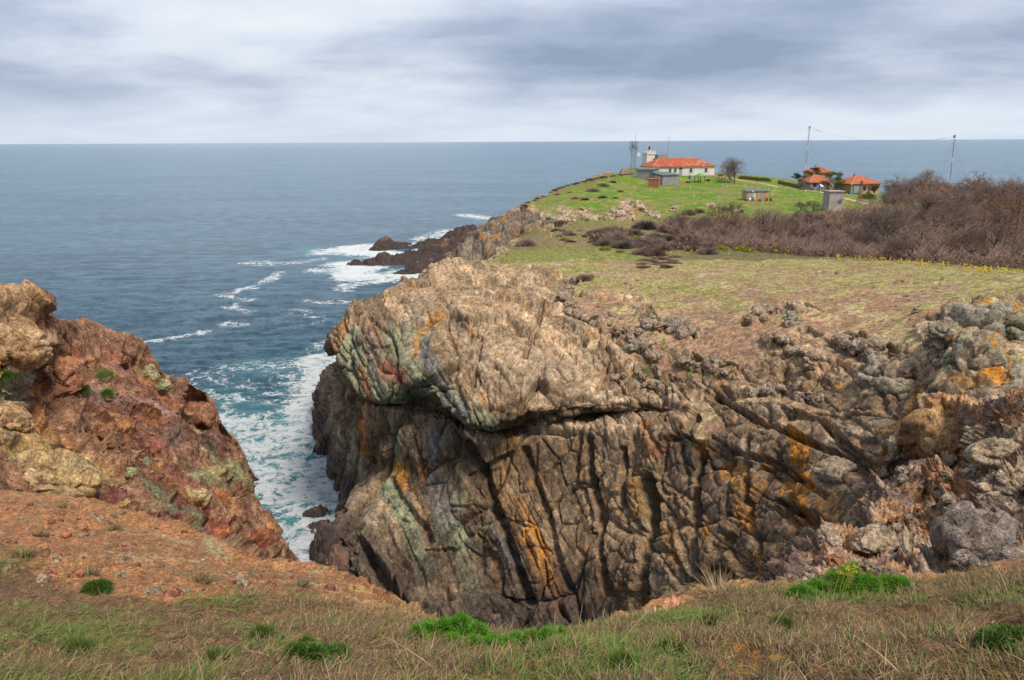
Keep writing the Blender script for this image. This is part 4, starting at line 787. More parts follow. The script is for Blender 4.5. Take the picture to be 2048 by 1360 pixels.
# --- lighthouse
p = gnd(1297, 281); lh = thing('lighthouse', 'short white tapering lighthouse tower with a small red lantern', 'lighthouse', p, rz)
zt = 35-281*.0135-p.z
MB().box((0, 0, zt/2-.8), (4.2, 4.2, zt-.2), 0, .80).build('tower', M['white'], lh, bev=.05)
MB().box((0, 0, zt-.75), (3.7, 3.7, .35)).build('cornice', M['white'], lh)
b_ = MB(); b_.box((0, 0, zt-.45), (3.4, 3.4, .3))
for i in range(4):
    for j in range(4):
        if i in (0, 3) or j in (0, 3): b_.box((-1.5+i*1.0, -1.5+j*1.0, zt-.02), (.5, .5, .6))
b_.build('parapet', M['white'], lh)
MB().tube((0, 0, zt-.3), (0, 0, zt+.55), .55, n=10).build('lantern_base', M['white'], lh); MB().tube((0, 0, zt+.55), (0, 0, zt+1.2), .42, n=10).build('lantern', M['red'], lh)
MB().tube((0, 0, zt+1.2), (0, 0, zt+1.65), .36, n=10).build('lantern_glass', M['tint'], lh); MB().tube((0, 0, zt+1.65), (0, 0, zt+2.05), .45, .08, n=10).build('lantern_roof', M['rust'], lh)
MB().box((1.1, -1.95, 3.6), (.5, .12, .9)).build('window', M['dark'], lh)
# --- grey sheds, brick hut
def shed(name, label, cat, px, Y, L, D, H, rzd, wm, rm, ov=.25, tilt=0.0):
    s_ = thing(name, label, cat, gnd(px, Y), place_rz(rzd)); MB().box((L/2, D/2, H/2-.4), (L, D, H+.8)).build('wall', wm, s_)
    q_ = MB(); q_.add([(-ov, -ov, H), (L+ov, -ov, H+tilt*.2), (L+ov, D+ov, H+tilt), (-ov, D+ov, H+tilt), (-ov, -ov, H+.16), (L+ov, -ov, H+.16+tilt*.2), (L+ov, D+ov, H+.16+tilt), (-ov, D+ov, H+.16+tilt)], [(3, 2, 1, 0), (4, 5, 6, 7), (0, 1, 5, 4), (1, 2, 6, 5), (2, 3, 7, 6), (3, 0, 4, 7)]); q_.build('roof', rm, s_)
    return s_
s1 = shed('concrete_shed', 'long low grey rendered shed with a flat roof left of the long white house', 'shed', 1273, 254, 5.8, 6.5, 2.5, -26, M['greywall'], M['roofgrey'], .25, .5)
s2 = shed('concrete_shed', 'grey rendered flat-roofed shed with a dark green roof in front of the white house', 'shed', 1325, 244, 5.7, 8.5, 3.1, 15, M['greywall'], M['roofgrey'], .3, .7)
s3 = shed('brick_hut', 'small red brick hut with two flat slabs on top before the grey sheds', 'hut', 1297, 237, 3.2, 2.0, 2.3, -22, M['brick'], M['pinkwall'], .12)
MB().box((2.3, 1.0, 2.72), (1.6, 1.7, .5)).build('vent_block', M['brick'], s3); MB().box((1.3, .3, 2.05), (3.3, .3, .35)).build('band', M['pinkwall'], s3)
# --- hut with coloured doors
ht = shed('garden_hut', 'low white hut with grey and yellow doors and barrels in front in the green meadow', 'hut', 1492, 191, 5.6, 3.2, 2.15, 3, M['pinkwall'], M['roofgrey'], .2, .35)
for x, w_, m_ in ((.8, 1.0, M['concrete']), (1.9, .9, M['frame']), (3.2, .7, M['yellowp']), (4.1, .95, M['bluegrey']), (5.1, .7, M['yellowp'])): MB().box((x, -.03, 1.0), (w_, .06, 1.7)).build('door', m_, ht)
for dx, m_, hh, lab in ((-.3, 'rust', .75, 'rusty brown barrel at the left corner of the coloured hut'), (.7, 'whitep', .7, 'pale drum by the left wall of the coloured hut'), (1.4, 'rust', .9, 'brown oil drum before the white door of the hut'), (3.3, 'rust', .55, 'short rust-red drum before the yellow door of the hut'), (5.0, 'red', 1.0, 'tall red drum by the right end of the hut'), (6.0, 'brownframe', .8, 'dark drum standing past the right corner of the hut')):
    q_ = ht.location+Vector((dx, -.7, 0)); g_ = drop(q_.x, q_.y); o = thing('oil_drum', lab, 'drum', g_[0] if g_ else q_, 0, 'drums around the coloured hut')
    b_ = MB(); b_.tube((0, 0, -.1), (0, 0, hh), .3, n=12)
    for zz_ in (.3, .6): b_.tube((0, 0, hh*zz_), (0, 0, hh*zz_+.04), .315, n=12)
    b_.build('barrel', M[m_], o, True)
# --- square concrete block house
cb = thing('concrete_blockhouse', 'square windowless weathered concrete tower standing at the thicket edge', 'blockhouse', gnd(1654, 163), place_rz(4))
MB().box((1.9, 1.8, 1.9), (3.3, 3.1, 4.3), 0, .94).build('wall', M['concrete'], cb); MB().box((1.9, 1.8, 4.15), (3.5, 3.3, .2)).build('roof', M['concrete'], cb); MB().box((2.9, -.08, 2.6), (.8, .3, .25)).build('ledge', M['greywall'], cb)
# --- houses behind
def small_house(label, px, Y, L, D, H, R, rzd, wm, tm, wins, doors=(), a=None):
    h_ = thing('small_house', label, 'house', gnd(px, Y), place_rz(rzd)); MB().box((L/2, D/2, H/2-.5), (L, D, H+1)).build('wall', wm, h_)
    a = a or L*.42; rf = hip(L, D, H, H+R, a, a, .5).build('roof', tm, h_); q_ = MB()
    for p0, p1 in (((-.5, -.5, H+.16), (a, D/2, H+R+.03)), ((L+.5, -.5, H+.16), (L-a, D/2, H+R+.03)), ((a, D/2, H+R+.03), (L-a, D/2, H+R+.03))): q_.tube(p0, p1, .11, n=5)
    q_.build('ridge_tiles', M['pinkwall'], rf); MB().box((L*.45, D*.6, H+R), (.5, .5, 1.1)).build('chimney', M['brick'], rf)
    for x in wins: opening(h_, 'window', x, 1.0, 1.0, 1.2, M['dark'], M['brownframe'])
    for x in doors: opening(h_, 'door', x, .05, 1.0, 2.0, M['brownframe'], M['frame'])
    return h_
small_house('detached yellow house with an orange hip roof right of the leafy tree', 1703, 247, 10.8, 9.0, 3.0, 2.5, 14, M['yellowwall'], M['tile2'], (5.0, 8.2), (6.6,))
MB().box((2.2, -.3, 1.3), (3.2, .12, 2.2)).build('shutter', M['bluegrey'], bpy.data.objects['small_house'])
small_house('small brick-walled house with an orange hip roof behind the white and blue awning', 1620, 250, 6.8, 7, 2.35, 2.3, 4, M['pinkwall'], M['tile2'], (1.6,), (5.9,), 2.6)
small_house('tall house whose red roof rises behind the small brick-walled house', 1626, 266, 6.4, 7, 4.6, 1.9, 8, M['pinkwall'], M['tile'], (), (), 2.6)
shed('lean_to', 'grey lean-to on the left end of the small brick-walled house', 'lean-to', 1609, 253, 1.7, 4, 2.5, 4, M['greywall'], M['tile2'], .2, .5)
# --- gazebo and awning
def canopy(name, label, px, Y, w_, H, rh, m1, m2, pm, rzd=20):
    g_ = thing(name, label, 'gazebo', gnd(px, Y), place_rz(rzd)); s_ = w_/2
    for k in range(4):
        a, b = [(-s_, -s_), (s_, -s_), (s_, s_), (-s_, s_)][k], [(s_, -s_), (s_, s_), (-s_, s_), (-s_, -s_)][k]; q_ = MB(); mid = ((a[0]+b[0])/2, (a[1]+b[1])/2)
        q_.add([(a[0]*1.12, a[1]*1.12, H), (b[0]*1.12, b[1]*1.12, H), (0, 0, H+rh), (a[0]*1.12, a[1]*1.12, H-.06), (b[0]*1.12, b[1]*1.12, H-.06), (0, 0, H+rh-.06)], [(0, 1, 2), (3, 5, 4), (0, 3, 4, 1)]); q_.build('roof_panel', m1 if k % 2 == 0 else m2, g_)
        MB().box((a[0]*.9, a[1]*.9, H/2-.2), (.16, .16, H+.35)).build('post', pm, g_)
    for y in (-.4, .4): MB().box((0, y*w_*.8, .45), (w_*.7, .3, .08)).build('bench', pm, g_)
    return g_
canopy('garden_gazebo', 'wooden garden gazebo under a green pyramid roof before the white house', 1399, 250, 2.5, 2.0, .95, M['green'], M['green'], M['brownframe'])
canopy('awning_kiosk', 'white and blue pointed awning before the small brick-walled house', 1639, 243, 1.7, 1.7, .85, M['whitep'], M['blue'], M['frame'], 40)
# --- car
def wheel(p, parent):
    wl = MB().tube((p[0], p[1]-.11, p[2]), (p[0], p[1]+.11, p[2]), .33, n=14).build('wheel', M['tyre'], parent, False); MB().tube((p[0], p[1]-.125, p[2]), (p[0], p[1]+.125, p[2]), .18, n=10).build('rim', M['steel'], wl)
cg = gnd(1617, 243); car = thing('parked_car', 'small blue-grey car parked by the small brick-walled house', 'car', cg, place_rz(-28))
prof = [(-1.95, .35), (-1.95, .8), (-1.7, .92), (-1.2, .98), (-.75, 1.42), (.65, 1.45), (1.15, 1.0), (1.8, .88), (1.98, .7), (1.98, .35)]
m = MB(); V_ = [(x, -.8, z) for x, z in prof]+[(x, .8, z) for x, z in prof]; n_ = len(prof); m.add(V_, [tuple(range(n_))[::-1], tuple(range(n_, 2*n_))]+[(i, (i+1) % n_, n_+(i+1) % n_, n_+i) for i in range(n_)]); m.build('body', M['carpaint'], car, bev=.06)
MB().box((-.05, 0, 1.2), (1.3, 1.63, .28)).build('side_window', M['tint'], car); MB().add([(.70, -.68, 1.40), (.70, .68, 1.40), (1.12, .72, 1.04), (1.12, -.72, 1.04)], [(0, 3, 2, 1)]).build('windscreen', M['tint'], car)
for x in (-1.2, 1.25):
    for y in (-.76, .76): wheel((x, y, .33), car)
for y in (-.55, .55): MB().ball((1.96, y, .68), .1).build('headlight', M['whitep'], car)
# --- blue barrels
for px, Y, lab in ((1379, 258, 'blue barrel standing before the long white house'), (1700, 243, 'blue barrel before the detached yellow house'), (1656, 247, 'blue barrel by the door of the small brick-walled house')):
    o = thing('water_barrel', lab, 'barrel', gnd(px, Y)); MB().tube((0, 0, -.1), (0, 0, 1.0), .38, .36, n=14).build('barrel', M['blue'], o, False); MB().tube((0, 0, 1.0), (0, 0, 1.06), .40, n=14).build('lid', M['blue'], o)
# --- lattice telecom tower with dish
def lattice(parent, H, w0, w1, n, m_, r=.06, name='lattice'):
    q_ = MB(); 
    def c_(k, z): s_ = (w0+(w1-w0)*z/H)/2; return ((-s_, s_)[k in (1, 2)], (-s_, s_)[k in (2, 3)], z)
    for k in range(4):
        MB().tube(c_(k, -.5*1), c_(k, H), r, n=5).build('leg', m_, parent)
        for i in range(n):
            z0, z1 = H*i/n, H*(i+1)/n; k2 = (k+1) % 4; q_.tube(c_(k, z0), c_(k2, z1), r*.55, n=3, cap=False); q_.tube(c_(k2, z0), c_(k, z1), r*.55, n=3, cap=False); q_.tube(c_(k, z1), c_(k2, z1), r*.6, n=3, cap=False)
    return q_.build(name, m_, parent)
p = gnd(1266, 262); tt = thing('telecom_tower', 'grey lattice telecom tower with a platform and whip aerial left of the lighthouse', 'tower', p, .2); TH = 35.-p.z-.2
lattice(tt, TH, 1.5, 1.1, 9, M['steel'], .055)
q_ = MB()
for k in range(16):
    a0, a1 = 2*PI*k/16, 2*PI*(k+1)/16
    for z in (TH-.6, TH+.1): q_.tube((1.4*math.cos(a0), 1.4*math.sin(a0), z), (1.4*math.cos(a1), 1.4*math.sin(a1), z), .05, n=4)
    q_.tube((1.4*math.cos(a0), 1.4*math.sin(a0), TH-1.3), (1.4*math.cos(a0), 1.4*math.sin(a0), TH+.1), .035, n=4)
q_.box((0, 0, TH-1.3), (2.2, 2.2, .08)); q_.build('platform', M['steel'], tt)
for k in range(5): a = k*1.3; MB().box((1.25*math.cos(a), 1.25*math.sin(a), TH-2.2+.6*(k % 2)), (.25, .25, 1.4)).build('panel_antenna', M['steel'], tt)
MB().tube((.4, 0, TH), (.5, 0, TH+3.9), .05, .02, n=5).build('whip_aerial', M['steel'], tt)
di = MB(); di.tube((1.55, -.75, 7.0), (1.55, -.55, 7.0), .62, .62, n=18); di.tube((1.55, -.55, 7.0), (1.55, -.2, 7.0), .62, .25, n=18); di.build('dish', M['whitep'], tt); MB().tube((.6, 0, 7.0), (1.55, -.3, 7.0), .06, n=5).build('dish_bracket', M['steel'], tt)
wires = MB()
for dx, dy in ((-9, -4), (7, -6)): wires.tube((0, 0, TH-2), (dx, dy, -.3), .02, n=3)
wires.build('guy_wire', M['cable'], tt)
# aerial behind the roof
p = gnd(1333, 275); o = thing('whip_mast', 'thin leaning whip mast standing behind the long red roof', 'mast', p); MB().tube((0, 0, -.3), (.25, 0, 12.6), .10, .05, n=6).build('pole', M['steel'], o); MB().tube((.25, 0, 11.2), (.9, .2, 12.3), .03, n=4).build('aerial', M['steel'], o)
# --- guyed radio masts
def guyed(label, px, Y, px1, py1):
    b0 = gnd(px, Y); top = Vector(W(px1, py1, Y)); H = top.z-b0.z; d = top-b0; o = thing('radio_mast', label, 'mast', b0); n = 12
    for i in range(n):
        a, b = d*(i/n), d*((i+1)/n); MB().tube(a, b, .10, .10, n=6, cap=False).build('mast_section', M['red' if i % 4 == 1 else ('whitep' if i % 4 == 3 else 'steel')], o)
    q_ = MB(); q_.box(d*1.0, (.5, .5, .9)); q_.box(d*.95, (1.1, 1.1, .12)); q_.build('head', M['steel'], o)
    q_ = MB()
    for k in range(5):
        a = 2*PI*k/5+.4
        for f_ in (.93, .6): g = Vector((math.cos(a)*7.5, math.sin(a)*7.5, -.3)); q_.tube(d*f_, g, .014, n=3, cap=False)
    q_.build('guy_wire', M['cable'], o); return top
top1 = guyed('tall thin red and white guyed radio mast above the pine tree', 1610, 290, 1619, 255)
top2 = guyed('guyed radio mast rising out of the bare thicket at the right', 1899, 240, 1909, 273)
q_ = MB(); prev = top1.copy()
for i in range(1, 41):
    f_ = i/40; pt = top1.lerp(top2, f_); pt.z -= 4*3.2*f_*(1-f_); q_.tube(prev, pt, .018 if i not in (3, 4, 37, 38) else .06, n=3, cap=False); prev = pt
tag(q_.build('aerial_wire', M['cable']), 'thin sagging aerial wire strung between the two radio masts', 'wire')
# --- rusty pylons
def pylon(label, px, Y, H, w0, arms):
    o = thing('rusty_pylon', label, 'pylon', gnd(px, Y), .3); lattice(o, H, w0, w0*.35, 8, M['rust'], .055)
    for z, l in arms: MB().box((0, 0, z), (l, .12, .12)).build('crossarm', M['rust'], o)
    return o
pylon('rusty lattice pylon in the thicket at the right edge', 2016, 90, 7.6, 1.7, ((6.4, 2.3), (7.1, 1.2)))
pylon('small rusty lattice pylon between the blockhouse and the yellow house', 1719, 195, 5.6, 1.1, ((5.0, 1.0), (5.5, .8)))
# --- lamps, posts
for px, Y, hh, lab in ((1438, 262, 2.6, 'globe lamp post at the right end of the long white house'), (1504, 187, 2.4, 'globe lamp post before the coloured hut'), (1610, 205, 1.4, 'low globe lamp in the meadow below the dirt road'), (1702, 238, 3.0, 'globe lamp post before the detached yellow house'), (1543, 196, 1.2, 'low globe lamp right of the coloured hut')):
    o = thing('globe_lamp', lab, 'lamp', gnd(px, Y), 0, 'white globe lamps around the station'); MB().tube((0, 0, -.3), (0, 0, hh), .05, n=6).build('pole', M['steel'], o); MB().ball((0, 0, hh+.16), .2).build('globe', M['whitep'], o, True)
posts = [(1387, 199, 1.7, 'pale'), (1382, 225, 1.3, ''), (1436, 187, 1.4, ''), (1490, 224, 1.5, ''), (1516, 220, 1.6, ''), (1530, 219, 1.6, ''), (1537, 217, 1.4, ''), (1421, 214, .9, ''), (1446, 235, 1.5, ''), (1452, 240, 1.2, ''), (1311, 215, .9, ''), (1525, 178, 1.2, ''), (1551, 225, 1.6, '')]
for px, Y, hh, _ in posts:
    g_ = gnd(px, Y); o = tag(MB().tube((0, 0, -.2), (random.uniform(-.15, .15), 0, hh), .08, .06, n=6).build('fence_post', M['frame']), 'pale wooden fence post standing alone in the green meadow', 'post', 'pale posts in the meadow'); o.location = g_
# clothes rack / goal frame in the garden
o = thing('wooden_fence', 'dark paling fence beside the dirt road left of the pine', 'fence', (0, 0, 0)); P0 = [gnd(1556+i*3.4, 262-i*.7) for i in range(15)]
rl = MB(); 
for a, b in zip(P0[:-1], P0[1:]): rl.tube(a+Vector((0, 0, 1.1)), b+Vector((0, 0, 1.1)), .06, n=4); rl.tube(a+Vector((0, 0, .5)), b+Vector((0, 0, .5)), .06, n=4)
for a, b in zip(P0[:-1], P0[1:]):
    for f_ in (.25, .5, .75): c_ = a.lerp(b, f_); rl.box((c_.x, c_.y, c_.z+.7), (.14, .05, 1.3))
rl.build('palings', M['wood'], o)
for a in P0: MB().box((a.x, a.y, a.z+.6), (.14, .14, 1.7)).build('post', M['wood'], o)
# --- dirt road (a sheet draped on the turf)
rd = [(1425, 268), (1470, 262), (1540, 252), (1590, 236), (1640, 222), (1690, 207), (1740, 192), (1775, 183)]; ctr = []
for (a, b), (c0, d0) in zip(rd[:-1], rd[1:]):
    for k in range(14): f_ = k/14; ctr.append((a+(c0-a)*f_, b+(d0-b)*f_))
Vr_, Fr_ = [], []
for i, (px, Y) in enumerate(ctr):
    g_ = gnd(px, Y); nx = gnd(*(ctr[min(i+1, len(ctr)-1)])); pv = gnd(*(ctr[max(i-1, 0)])); d = (nx-pv); d.z = 0; d.normalize(); nrm = Vector((d.y, -d.x, 0)); wd = 1.35+.3*math.sin(i*1.3)
    for k in range(5):
        q2 = g_+nrm*(wd*(k-2)/2); hh = drop(q2.x, q2.y); z = hh[0].z if hh else g_.z; Vr_.append((q2.x, q2.y, z+.07))
for i in range(len(ctr)-1):
    for k in range(4): a = i*5+k; Fr_.append((a, a+1, a+6, a+5))
road = tag(np_mesh('dirt_road', Vr_, Fr_, plain('road_dirt', (.42, .30, .20), .95, .2, .6, .03)), kind='structure')

# ================================================================== 7. rocks
_bm = bmesh.new(); bmesh.ops.create_icosphere(_bm, subdivisions=5, radius=1.0); ICO_V = np.array([v.co[:] for v in _bm.verts]); ICO_F = np.array([[v.index for v in f.verts] for f in _bm.faces]); _bm.free()
def boulder_mesh(name, seed, S, mt, tones, lich=.3, bs=.55, facet=.30):
    p = ICO_V*np.array(S); ang = bs > .8; RB = rotm('X', seed*17 % 50)@rotm('Z', seed*31 % 80); d1, H1, _ = blocks(p+seed*7.7, (bs*1.5,)*3, RB, seed, warp=.06 if ang else .3, tilt=1.7 if ang else 1.3, crack=.2 if ang else .12, cw=.04 if ang else .07, dome=0 if ang else .25, cheb=ang); d2, H2, _ = blocks(p+seed*3.1, (bs*.55,)*3, None, seed+1, warp=.3, tilt=1.1, crack=.2)
    v = p+ICO_V*(d1*facet+d2*facet*.35+(.03 if ang else .10)*fbm(p+seed, 1.2, 3, seed))[:, None]; v = np.sign(v)*np.abs(v)**(1.12 if ang else 1.0)
    c_ = mix(np.tile(np.array(tones[0]), (len(p), 1)), tones[1], sstep(-.2, .3, fbm(p+seed, .9, 3, seed+3))); c_ = mix(c_, LICH, sstep(.2, .35, fbm(p+seed*2, 1.3, 3, seed+4))*lich); c_ = c_*(.8+.4*rnd(H2, 7))[:, None]
    me_o = np_mesh(name, v, ICO_F, mt, colors=c_); me = me_o.data; bpy.data.objects.remove(me_o); return me
B_grey = [boulder_mesh('boulder', 500+i*11, s_, M_rockR, ((.31, .25, .185), (.235, .18, .13)), .25, .85, .36) for i, s_ in enumerate([(1, .8, .75), (.8, .9, .9), (1.2, .8, .6), (.9, .7, 1.1), (1, 1, .7), (.7, .8, .85)])]
B_pale = [boulder_mesh('boulder', 600+i*11, s_, M_rock, (PALE, GREYL), .35) for i, s_ in enumerate([(1, .8, .7), (1.2, .9, .65), (.9, 1, .8)])]
B_red = [boulder_mesh('boulder', 700+i*11, s_, M_rockL, t_, .0) for i, (s_, t_) in enumerate([((1, .8, .8), ((.33, .16, .085), (.24, .10, .06))), ((1.1, .9, .7), ((.26, .12, .08), (.20, .09, .06))), ((1, .9, .7), ((.30, .27, .15), (.24, .25, .14)))])]
def put_rock(me, loc, size, label, group, cat='boulder', sink=.3, name='boulder'):
    o = bpy.data.objects.new(name, me); col.objects.link(o); o.location = (loc[0], loc[1], loc[2]+size*(.6-sink)*.5); o.rotation_euler = (random.uniform(-.4, .4), random.uniform(-.4, .4), random.uniform(0, 6.3)); o.scale = (size*random.uniform(.85, 1.15), size*random.uniform(.8, 1.1), size*random.uniform(.8, 1.1))
    return tag(o, label, cat, group)
def rocks_along(pts, n, smin, smax, meshes, label, group, spread, objs=None, cat='boulder'):
    """n boulders strewn along a photographed line; sizes are photo pixels"""
    L = np.cumsum([0]+[math.dist(a, b) for a, b in zip(pts[:-1], pts[1:])]); k = 0
    for i in range(n):
        t = random.random()*L[-1]; j = min(int(np.searchsorted(L, t, 'right'))-1, len(pts)-2); f_ = (t-L[j])/(L[j+1]-L[j]); px = pts[j][0]+(pts[j+1][0]-pts[j][0])*f_+random.gauss(0, spread); py = pts[j][1]+(pts[j+1][1]-pts[j][1])*f_+random.gauss(0, spread*.7)
        h_ = hit(px, py, objs)
        if not h_: continue
        sz = (smin+(smax-smin)*random.random()**2)*.5*(h_[0]-Vector((0, 0, CAM_Z))).length/F_PX; put_rock(random.choice(meshes), h_[0], sz, label, group, cat)
G = B_grey
rocks_along([(1135, 560), (1130, 600), (1165, 640), (1205, 655)], 17, 16, 38, G, 'grey boulder in the curved rock band left of the bowl', 'boulders of the curved rock band', 7)
rocks_along([(1195, 625), (1240, 650), (1230, 640)], 7, 12, 26, G, 'small grey rock between the curved band and the bowl', 'rocks between the curved band and the bowl', 8)
rocks_along([(1285, 620), (1300, 655), (1345, 660), (1385, 668)], 14, 18, 36, G, 'grey boulder in the rock rib at the top of the bowl', 'boulders of the rib at the top of the bowl', 7)
rocks_along([(1240, 672), (1290, 692), (1315, 715)], 12, 18, 38, G, 'grey boulder in the rib below the top of the bowl', 'boulders of the lower rib of the bowl', 9)
rocks_along([(1370, 712), (1400, 735), (1460, 740)], 10, 16, 38, G, 'grey boulder on the brown slope in the middle of the bowl', 'boulders in the middle of the bowl', 9)
rocks_along([(1505, 640), (1545, 620), (1615, 625)], 15, 12, 32, G, 'grey boulder in the outcrop at the turf edge', 'boulders of the outcrop at the turf edge', 9)
rocks_along([(1520, 670), (1580, 690), (1640, 730)], 20, 14, 38, G, 'upright grey boulder in the chain running down from the turf edge', 'boulders of the chain below the turf edge', 11)
rocks_along([(1690, 690), (1740, 700), (1810, 745)], 12, 20, 46, G, 'lichen-spotted boulder at the right side of the brown bowl', 'boulders right of the bowl', 12)
rocks_along([(1500, 780), (1600, 790), (1660, 810)], 14, 12, 30, G, 'small grey boulder on the brown ledge above the big wall', 'boulders on the ledge above the wall', 14)
rocks_along([(1230, 740), (1300, 760), (1340, 770)], 10, 14, 30, G, 'grey boulder at the foot of the bowl above the cleft', 'boulders at the foot of the bowl', 12)
rocks_along([(1860, 650), (1870, 700), (1880, 740)], 9, 16, 36, G, 'boulder below the lichen-covered outcrop at the right', 'boulders below the lichened outcrop', 9)
rocks_along([(1240, 565), (1330, 565)], 4, 8, 14, G, 'low stone in the turf beside the footpath', 'low stones beside the footpath', 8)
rocks_along([(1800, 600), (1850, 620), (1790, 640)], 7, 7, 14, G, 'small pale stone on the bare slope below the yellow flowers', 'small stones on the bare slope', 12)
h_ = hit(1672, 946); put_rock(G[4], h_[0], 1.05, 'large rounded pale boulder jammed in the cracked wall', None)
h_ = hit(1584, 820); put_rock(G[0], h_[0], .42, 'single pale block perched on the edge of the wall', None, sink=.1)
h_ = hit(1675, 548); put_rock(G[1], h_[0], .35, 'small dark stone alone on the grassy plateau', None)
PB = B_pale
rocks_along([(1090, 445), (1140, 435), (1130, 455)], 9, 10, 24, PB, 'pale boulder in the left cluster below the green hill', 'pale boulders of the left cluster', 8)
rocks_along([(1160, 425), (1185, 440)], 6, 8, 18, PB, 'pale boulder in the small middle cluster below the hill', 'pale boulders of the middle cluster', 6)
rocks_along([(1205, 432), (1240, 422), (1265, 425)], 13, 9, 22, PB, 'pale boulder in the jumbled outcrop below the green hill', 'pale boulders of the jumbled outcrop', 8)
rocks_along([(1275, 405), (1295, 425), (1310, 438)], 9, 9, 20, PB, 'pale boulder in the chain of rocks among yellow blooms', 'pale boulders of the chain', 5)
rocks_along([(1330, 405), (1345, 425), (1380, 430)], 5, 8, 18, PB, 'pale boulder beside the dark bush in the meadow', 'pale boulders beside the dark bush', 6)
rocks_along([(1430, 410), (1475, 425)], 4, 8, 20, PB, 'pale rock showing among the bare scrub', 'pale rocks in the scrub', 5)
B_tan = [boulder_mesh('rock_block', 880+i*13, s_, M_rockL, t_, 0, 1.0, .50) for i, (s_, t_) in enumerate([((1.1, .9, .8), ((.36, .235, .13), (.30, .19, .10))), ((1, .8, .8), ((.33, .16, .085), (.25, .12, .07))), ((1.2, .9, .7), ((.36, .25, .11), (.33, .235, .125)))])]
B_big = [boulder_mesh('rock_block', 800+i*13, s_, M_rockR, t_, l_, .95 if i in (0, 1, 4) else .60, .42 if i in (0, 1, 4) else .60) for i, (s_, t_, l_) in enumerate([((1, .8, .75), ((.23, .19, .155), (.20, .165, .14)), 0), ((1.1, .9, .65), ((.38, .30, .21), (.31, .24, .17)), 0), ((1.2, .9, .8), ((.29, .265, .18), (.25, .205, .145)), .8), ((1.1, .9, .7), ((.25, .24, .17), (.29, .25, .19)), .6), ((1, .8, .9), ((.40, .255, .125), (.32, .195, .09)), 0)])]
for px, py, sz, k, sk, lab, ob in ((1985, 1085, 175, 0, 1.0, 'huge smooth grey slab at the right edge above the grass', 'R'), (1745, 1078, 70, 1, .9, 'pale flat-topped block in the heap below the rubble', 'R'), (1895, 862, 130, 4, 1.2, 'big ochre overhanging rock at the top of the rubble slope', 'R'), (2010, 905, 84, 1, .9, 'pale fractured block right of the ochre rock', 'R'), (1942, 952, 44, 1, .8, 'upright pale wedge of rock below the ochre rock', 'R'),
      (1985, 985, 40, 1, .7, 'pointed pinkish stone above the huge grey slab', 'R'), (1660, 1010+60, 60, 1, 1.1, 'pale block at the left foot of the rubble slope', 'R'), (1950, 712, 112, 2, 1.15, 'huge lichen-covered boulder below the turf at the right', 'H'), (2020, 640, 150, 3, 1.15, 'yellowish lichened crag at the right edge under the turf', 'H'), (1895, 665, 60, 2, 1.0, 'medium lichened block left of the huge boulder', 'H'), (2030, 760, 90, 3, 1.0, 'dark-based lichened block at the right edge', 'H'),
      (1760, 742, 84, 3, 1.0, 'broad grey block with orange spots at the right of the bowl', 'H'), (1812, 775, 96, 3, 1.05, 'large tilted grey slab above the cracked wall', 'H'), (1590, 640, 60, 3, 1.05, 'blocky outcrop rock at the turf edge', 'H'), (1350, 650, 56, 0, 1.0, 'largest grey rock of the rib at the top of the bowl', 'H'), (1275, 690, 60, 3, 1.0, 'largest grey rock of the lower rib', 'H')):
    h_ = hit(px, py, [rslope] if ob == 'R' else None)
    if h_: put_rock(B_big[k], h_[0]-Vector((0, 0, 0)), sz*.5*(h_[0]-Vector((0, 0, CAM_Z))).length/F_PX, lab, None, sink=sk, name='rock_block')
rocks_along([(1860, 1120), (1940, 1130), (2060, 1125)], 16, 26, 70, B_big[:2], 'angular broken block between the rubble slope and the grass', 'blocks at the top of the grass', 10, [rslope], 'block')
rocks_along([(1960, 930), (2040, 960), (1960, 1000)], 12, 20, 56, B_big[:2], 'angular tan block on the right part of the rubble slope', 'blocks of the rubble slope', 22, [rslope], 'block')
# left cliff blocks
LL = [leftcliff]
for px, py, sz, k, sk, lab in ((18, 672, 112, 0, 1.35, 'big smooth tan block at the far left edge of the red cliff'), (125, 745, 84, 1, 1.15, 'big maroon-orange block under the tan block on the red cliff'), (95, 935, 130, 2, 1.25, 'broad smooth ochre face low on the red cliff at the left'), (20, 830, 70, 0, 1.2, 'pale cracked block at the left margin below the tan block'), (392, 825, 104, 1, 1.1, 'clear reddish-orange block on the shoulder of the red cliff'), (470, 1035, 70, 1, 1.3, 'rust-red block low on the red cliff above the water'), (385, 985, 66, 2, 1.3, 'khaki block in the lower red cliff')):
    h_ = hit(px, py, LL)
    if h_: put_rock(B_tan[k], h_[0], sz*.5*(h_[0]-Vector((0, 0, CAM_Z))).length/F_PX, lab, None, sink=sk, name='cliff_block')

for px, py, sz, k, lab in ((212, 862, 34, 0, 'angular orange boulder on the purple scree'), (300, 745, 44, 2, 'green-ochre rock knob on the crest of the red cliff'), (325, 770, 30, 2, 'smaller olive rock beside the green-ochre knob on the crest'),
        (245, 722, 24, 1, 'maroon rock below the crest of the red cliff'), (190, 830, 16, 0, 'small orange rock left above the angular boulder'), (60, 905, 20, 1, 'maroon rock above the smooth ochre face'), (260, 945, 22, 2, 'greenish rock in the lower red cliff')):
    h_ = hit(px, py, LL)
    if h_: put_rock(B_red[k], h_[0], sz*.5*(h_[0]-Vector((0, 0, CAM_Z))).length/F_PX, lab, None, sink=.75, name='cliff_boulder')
rocks_along([(190, 790), (260, 805), (340, 835), (300, 870)], 34, 4, 13, B_red[:2], 'broken purple-brown stone in the scree of the red cliff', 'stones of the purple scree', 16, LL, 'stone')
rocks_along([(210, 860), (260, 900), (320, 940)], 24, 4, 14, B_red[:2], 'broken red stone in the gully of the red cliff', 'stones in the red gully', 16, LL, 'stone')
